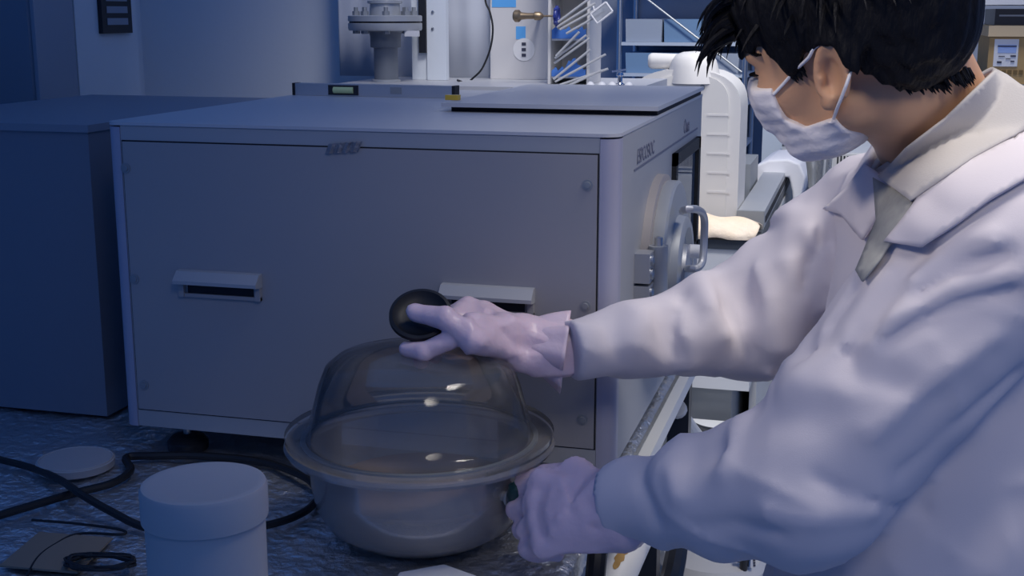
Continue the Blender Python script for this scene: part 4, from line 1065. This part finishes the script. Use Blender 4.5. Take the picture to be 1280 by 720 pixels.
cloth_patch('shirt_front', [(1092, 222), (1142, 250), (1125, 285), (1100, 325), (1078, 352), (1070, 338), (1096, 275)], smooth_coat, .0085, 'shirtfront', pr_)
cloth_patch('lapel', [(1330, 120), (1270, 172), (1210, 202), (1150, 245), (1128, 275), (1106, 302), (1152, 309), (1196, 280), (1240, 248), (1340, 190)], smooth_coat, .010, 'coat', ct, thick=.004)
cloth_patch('lapel', [(1082, 205), (1058, 236), (1030, 262), (1052, 268), (1078, 300), (1090, 282), (1112, 246), (1126, 243), (1098, 216)], smooth_coat, .007, 'coat', ct, thick=.004)
# shirt collar: a folded band round the neck
e1 = (ad(1097, 220, 1.42) - ad(1242, 94, 1.42)) / 2; cc = (ad(1097, 220, 1.42) + ad(1242, 94, 1.42)) / 2 + CF * .005
dn = ad(1168 + 45, 157 + 50, 1.42) - ad(1168, 157, 1.42)
V = []; F = []; n = 56; rows = [(0, 1.0, .070), (-.10, 1.03, .074), (.12, 1.06, .082), (.45, 1.09, .096), (.85, 1.14, .112), (1.12, 1.19, .122)]
for k, (h, s, dp) in enumerate(rows):
    for i in range(n + 1):
        a = -2.92 + 5.84 * i / n          # opening at the throat
        a += math.pi
        q = cc + e1 * math.cos(a) * s - CF * math.sin(a) * dp + dn * h
        if k >= 4: q = q + dn * .22 * max(0, math.cos(a)) ** 2 - e1 * .04 * max(0, math.cos(a)) ** 4
        V.append(q)
for k in range(len(rows) - 1):
    for i in range(n): F.append((k * (n + 1) + i, k * (n + 1) + i + 1, (k + 1) * (n + 1) + i + 1, (k + 1) * (n + 1) + i))
o = meshobj('shirt_collar', V, F, 'shirt', pr_); md = o.modifiers.new('thick', 'SOLIDIFY'); md.thickness = .003
both = lambda p: np.minimum(coat_base(p), body_sdf(p))
cloth_patch('collar_flap', [(1243, 88), (1224, 107), (1182, 148), (1132, 186), (1098, 221), (1138, 251), (1180, 222), (1216, 197), (1262, 172), (1310, 146), (1285, 112)], both, .013, 'shirt', o, thick=.003)
# --- gloved hands
def hand(wr, d, n, s, spread, curls, thumb, sc=1.):
    d = d / np.linalg.norm(d); n = n - d * (n @ d); n /= np.linalg.norm(n); s0 = np.cross(d, n); s = s0 if s0 @ s > 0 else -s0
    segs = []
    lens = [(.042, .025, .021), (.046, .029, .022), (.043, .027, .022), (.034, .021, .020)]
    for i in range(4):
        off = (.030 - .020 * i) * sc
        k = wr + d * (.086 - .004 * abs(i - 1)) * sc + s * off
        segs.append((wr + s * off * .55 + d * .005, k, .019 * sc, .0145 * sc, 0))
        dd = d * math.cos(spread * (1.5 - i)) + s * math.sin(spread * (1.5 - i)); a = 0; p = k
        for j in range(3):
            a += curls[i][j]; q = p + (dd * math.cos(a) - n * math.sin(a)) * lens[i][j] * sc
            segs.append((p, q, (.0112 - .0012 * j) * sc, (.0104 - .0012 * j) * sc, 1)); p = q
    p = wr + d * .022 * sc + s * .024 * sc
    for v, L, r in zip(thumb or [], (.040, .034, .028), (.017, .0125, .0108)):
        v = d * v[0] + n * v[1] + s * v[2]; q = p + v / np.linalg.norm(v) * L * sc; segs.append((p, q, r * sc, r * .88 * sc, 1)); p = q
    return segs
def glove_fn(segs, extra, seed):
    def fn(p):
        pal = None; fin = None
        for a, c, ra, rb, k in segs:
            v = rcone(p, a, c, ra, rb)
            if k: fin = v if fin is None else smin(fin, v, .003)
            else: pal = v if pal is None else smin(pal, v, .012)
        d = smin(pal, fin, .008)
        for a, c, ra, rb in extra: d = smin(d, rcone(p, a, c, ra, rb), .015)
        return d - .0014 * wnoise(p, seed, 22, 2) - .0034 * np.exp(-np.abs(wnoise(p * np.array([1, 1, .6]), seed + 5, 9, 1)) * 9)
    return fn
def creased(fn, lines):
    L = [(trace(fn, [a for a, c in pts], [c for a, c in pts], 1.2, 1.9), r) for pts, r in lines]
    def g(p):
        d = fn(p).copy(); nr = np.abs(d) < .03; pn = p[nr]; dn = d[nr]
        if len(pn):
            for q, r in L:
                c = np.full(len(pn), 1e9)
                for a, e in zip(q, q[1:]): c = np.minimum(c, rcone(pn, a, e, 0, 0))
                dn = dn - r * np.exp(-c / (abs(r) * 1.2))
            d[nr] = dn
        return d
    return g
# far hand on the ring knob
wr = ad(652, 424, 1.625); d = ad(575, 396, 1.625) - wr
sg = hand(wr, d, Zv * 1.0 - CF * .25, -CF, .08, [(.55, .9, .5), (.65, .95, .5), (.75, .95, .5), (.8, .9, .5)], None, 1.0)[4:]
sg = [g for g in sg]
kd = float((kc - CAM) @ CF)
ix = [ad(640, 415, 1.61), ad(592, 408, kd - .012), ad(560, 426, kd - .030), ad(530, 440, kd - .030), ad(510, 437, kd - .016)]
sg.append((ix[0], ix[1], .019, .0145, 0))
for a, c in zip(ix[1:], ix[2:]): sg.append((a, c, .0115, .0105, 1))
for a, c, ra, rb in ((ad(632, 432, 1.60), ad(592, 425, kd - .035), .020, .016), (ad(592, 425, kd - .035), ad(556, 398, kd - .034), .016, .0135), (ad(556, 398, kd - .034), ad(522, 392, kd - .016), .0135, .0115)): sg.append((a, c, ra, rb, 1))
fn = glove_fn(sg, [(ad(708, 435, 1.62), wr, .034, .031), (ad(695, 452, 1.61), ad(652, 452, 1.60), .020, .014)], 31)
fn = creased(fn, [([(585, 402), (610, 386), (640, 398)], .005), ([(600, 430), (622, 408), (650, 404)], .0045), ([(618, 402), (636, 424), (660, 440)], -.004), ([(650, 402), (668, 420), (690, 428)], .004), ([(632, 445), (655, 440), (685, 446)], .0045)])
P_ = np.array([q for a, c, *_ in sg for q in (a, c)] + [ad(722, 437, 1.62)]); V, F = surface_nets(fn, P_.min(0) - .05, P_.max(0) + .05, .0033)
g1 = meshobj('glove', V, F, 'glove', pr_)
# loose flared cuff of the far glove
def cuff(ctr, ax, r0, r1, L, droop, parent, seed):
    V = []; F = []; a_, u_, v_ = basis(ax); n, m = 40, 12; rr = np.random.RandomState(seed).uniform(0, 6, 3)
    for j in range(m + 1):
        t = j / m
        for i in range(n):
            th = 2 * math.pi * i / n; e = u_ * math.cos(th) + v_ * math.sin(th)
            r = r0 + (r1 - r0) * t + t * .006 * math.sin(3 * th + rr[0] + 2 * t) + .004 * t * math.sin(7 * th + rr[1])
            low = max(0, -e[2]); V.append(ctr + a_ * L * t + e * r - Zv * droop * t * low)
    for j in range(m):
        for i in range(n): F.append((j * n + i, j * n + (i + 1) % n, (j + 1) * n + (i + 1) % n, (j + 1) * n + i))
    o = meshobj('glove_cuff', V, F, 'glove', parent); md = o.modifiers.new('thick', 'SOLIDIFY'); md.thickness = .0012
cuff(ad(650, 425, 1.622), ad(722, 436, 1.62) - ad(650, 425, 1.622), .024, .043, .058, .015, g1, 3)
# near hand on the valve
wr = ad(778, 641, 1.432); d = ad(698, 641, 1.452) - wr
sg = hand(wr, d, Zv * .42 - CF * .9, CF * .4 + Zv, .03, [(.7, .9, .5), (.75, .95, .5), (.8, 1.0, .5), (.85, 1.0, .5)], [(.8, -.25, .5), (1, -.3, .0), (.9, -.45, -.1)], 1.12)
fn = glove_fn(sg, [(ad(775, 627, 1.43), wr, .040, .036), (wr, ad(714, 646, 1.44), .034, .028)], 47)
fn = creased(fn, [([(742, 606), (724, 628), (732, 660)], .005), ([(708, 606), (718, 636), (746, 662)], -.0045), ([(700, 600), (712, 628), (738, 652)], .005), ([(692, 608), (684, 640), (690, 668)], .004), ([(728, 600), (716, 618), (712, 640)], -.004), ([(674, 612), (668, 640), (674, 664)], -.0035)])
P_ = np.array([q for a, c, *_ in sg for q in (a, c)] + [ad(775, 627, 1.43)]); V, F = surface_nets(fn, P_.min(0) - .05, P_.max(0) + .05, .0033)
g2 = meshobj('glove', V, F, 'glove', pr_)
pass
# --- trousers and shoes below the coat
for s in (-1, 1):
    hipp = be_c - Zv * .25 + Sd * .09 * s; ft = np.array([hipp[0] + .03, hipp[1], .09])
    b = BM(); tube(b, [hipp, hipp * .5 + ft * .5 + Fd * .02, ft], .07, 18, 8, rad=lambda u, i: .085 - .03 * u)
    obj('trouser_leg', b, 'trouser', pr_)
    b = BM(); tube(b, [np.array([ft[0], ft[1], .05]) - Fd * .08, np.array([ft[0], ft[1], .055]), np.array([ft[0], ft[1], .045]) + Fd * .10, np.array([ft[0], ft[1], .036]) + Fd * .19], .04, 14, 6, rad=lambda u, i: .036 + .012 * math.sin(3.1 * u))
    for v in b.verts: v.co.z = max(v.co.z, .001)
    obj('shoe', b, 'shoe', pr_)
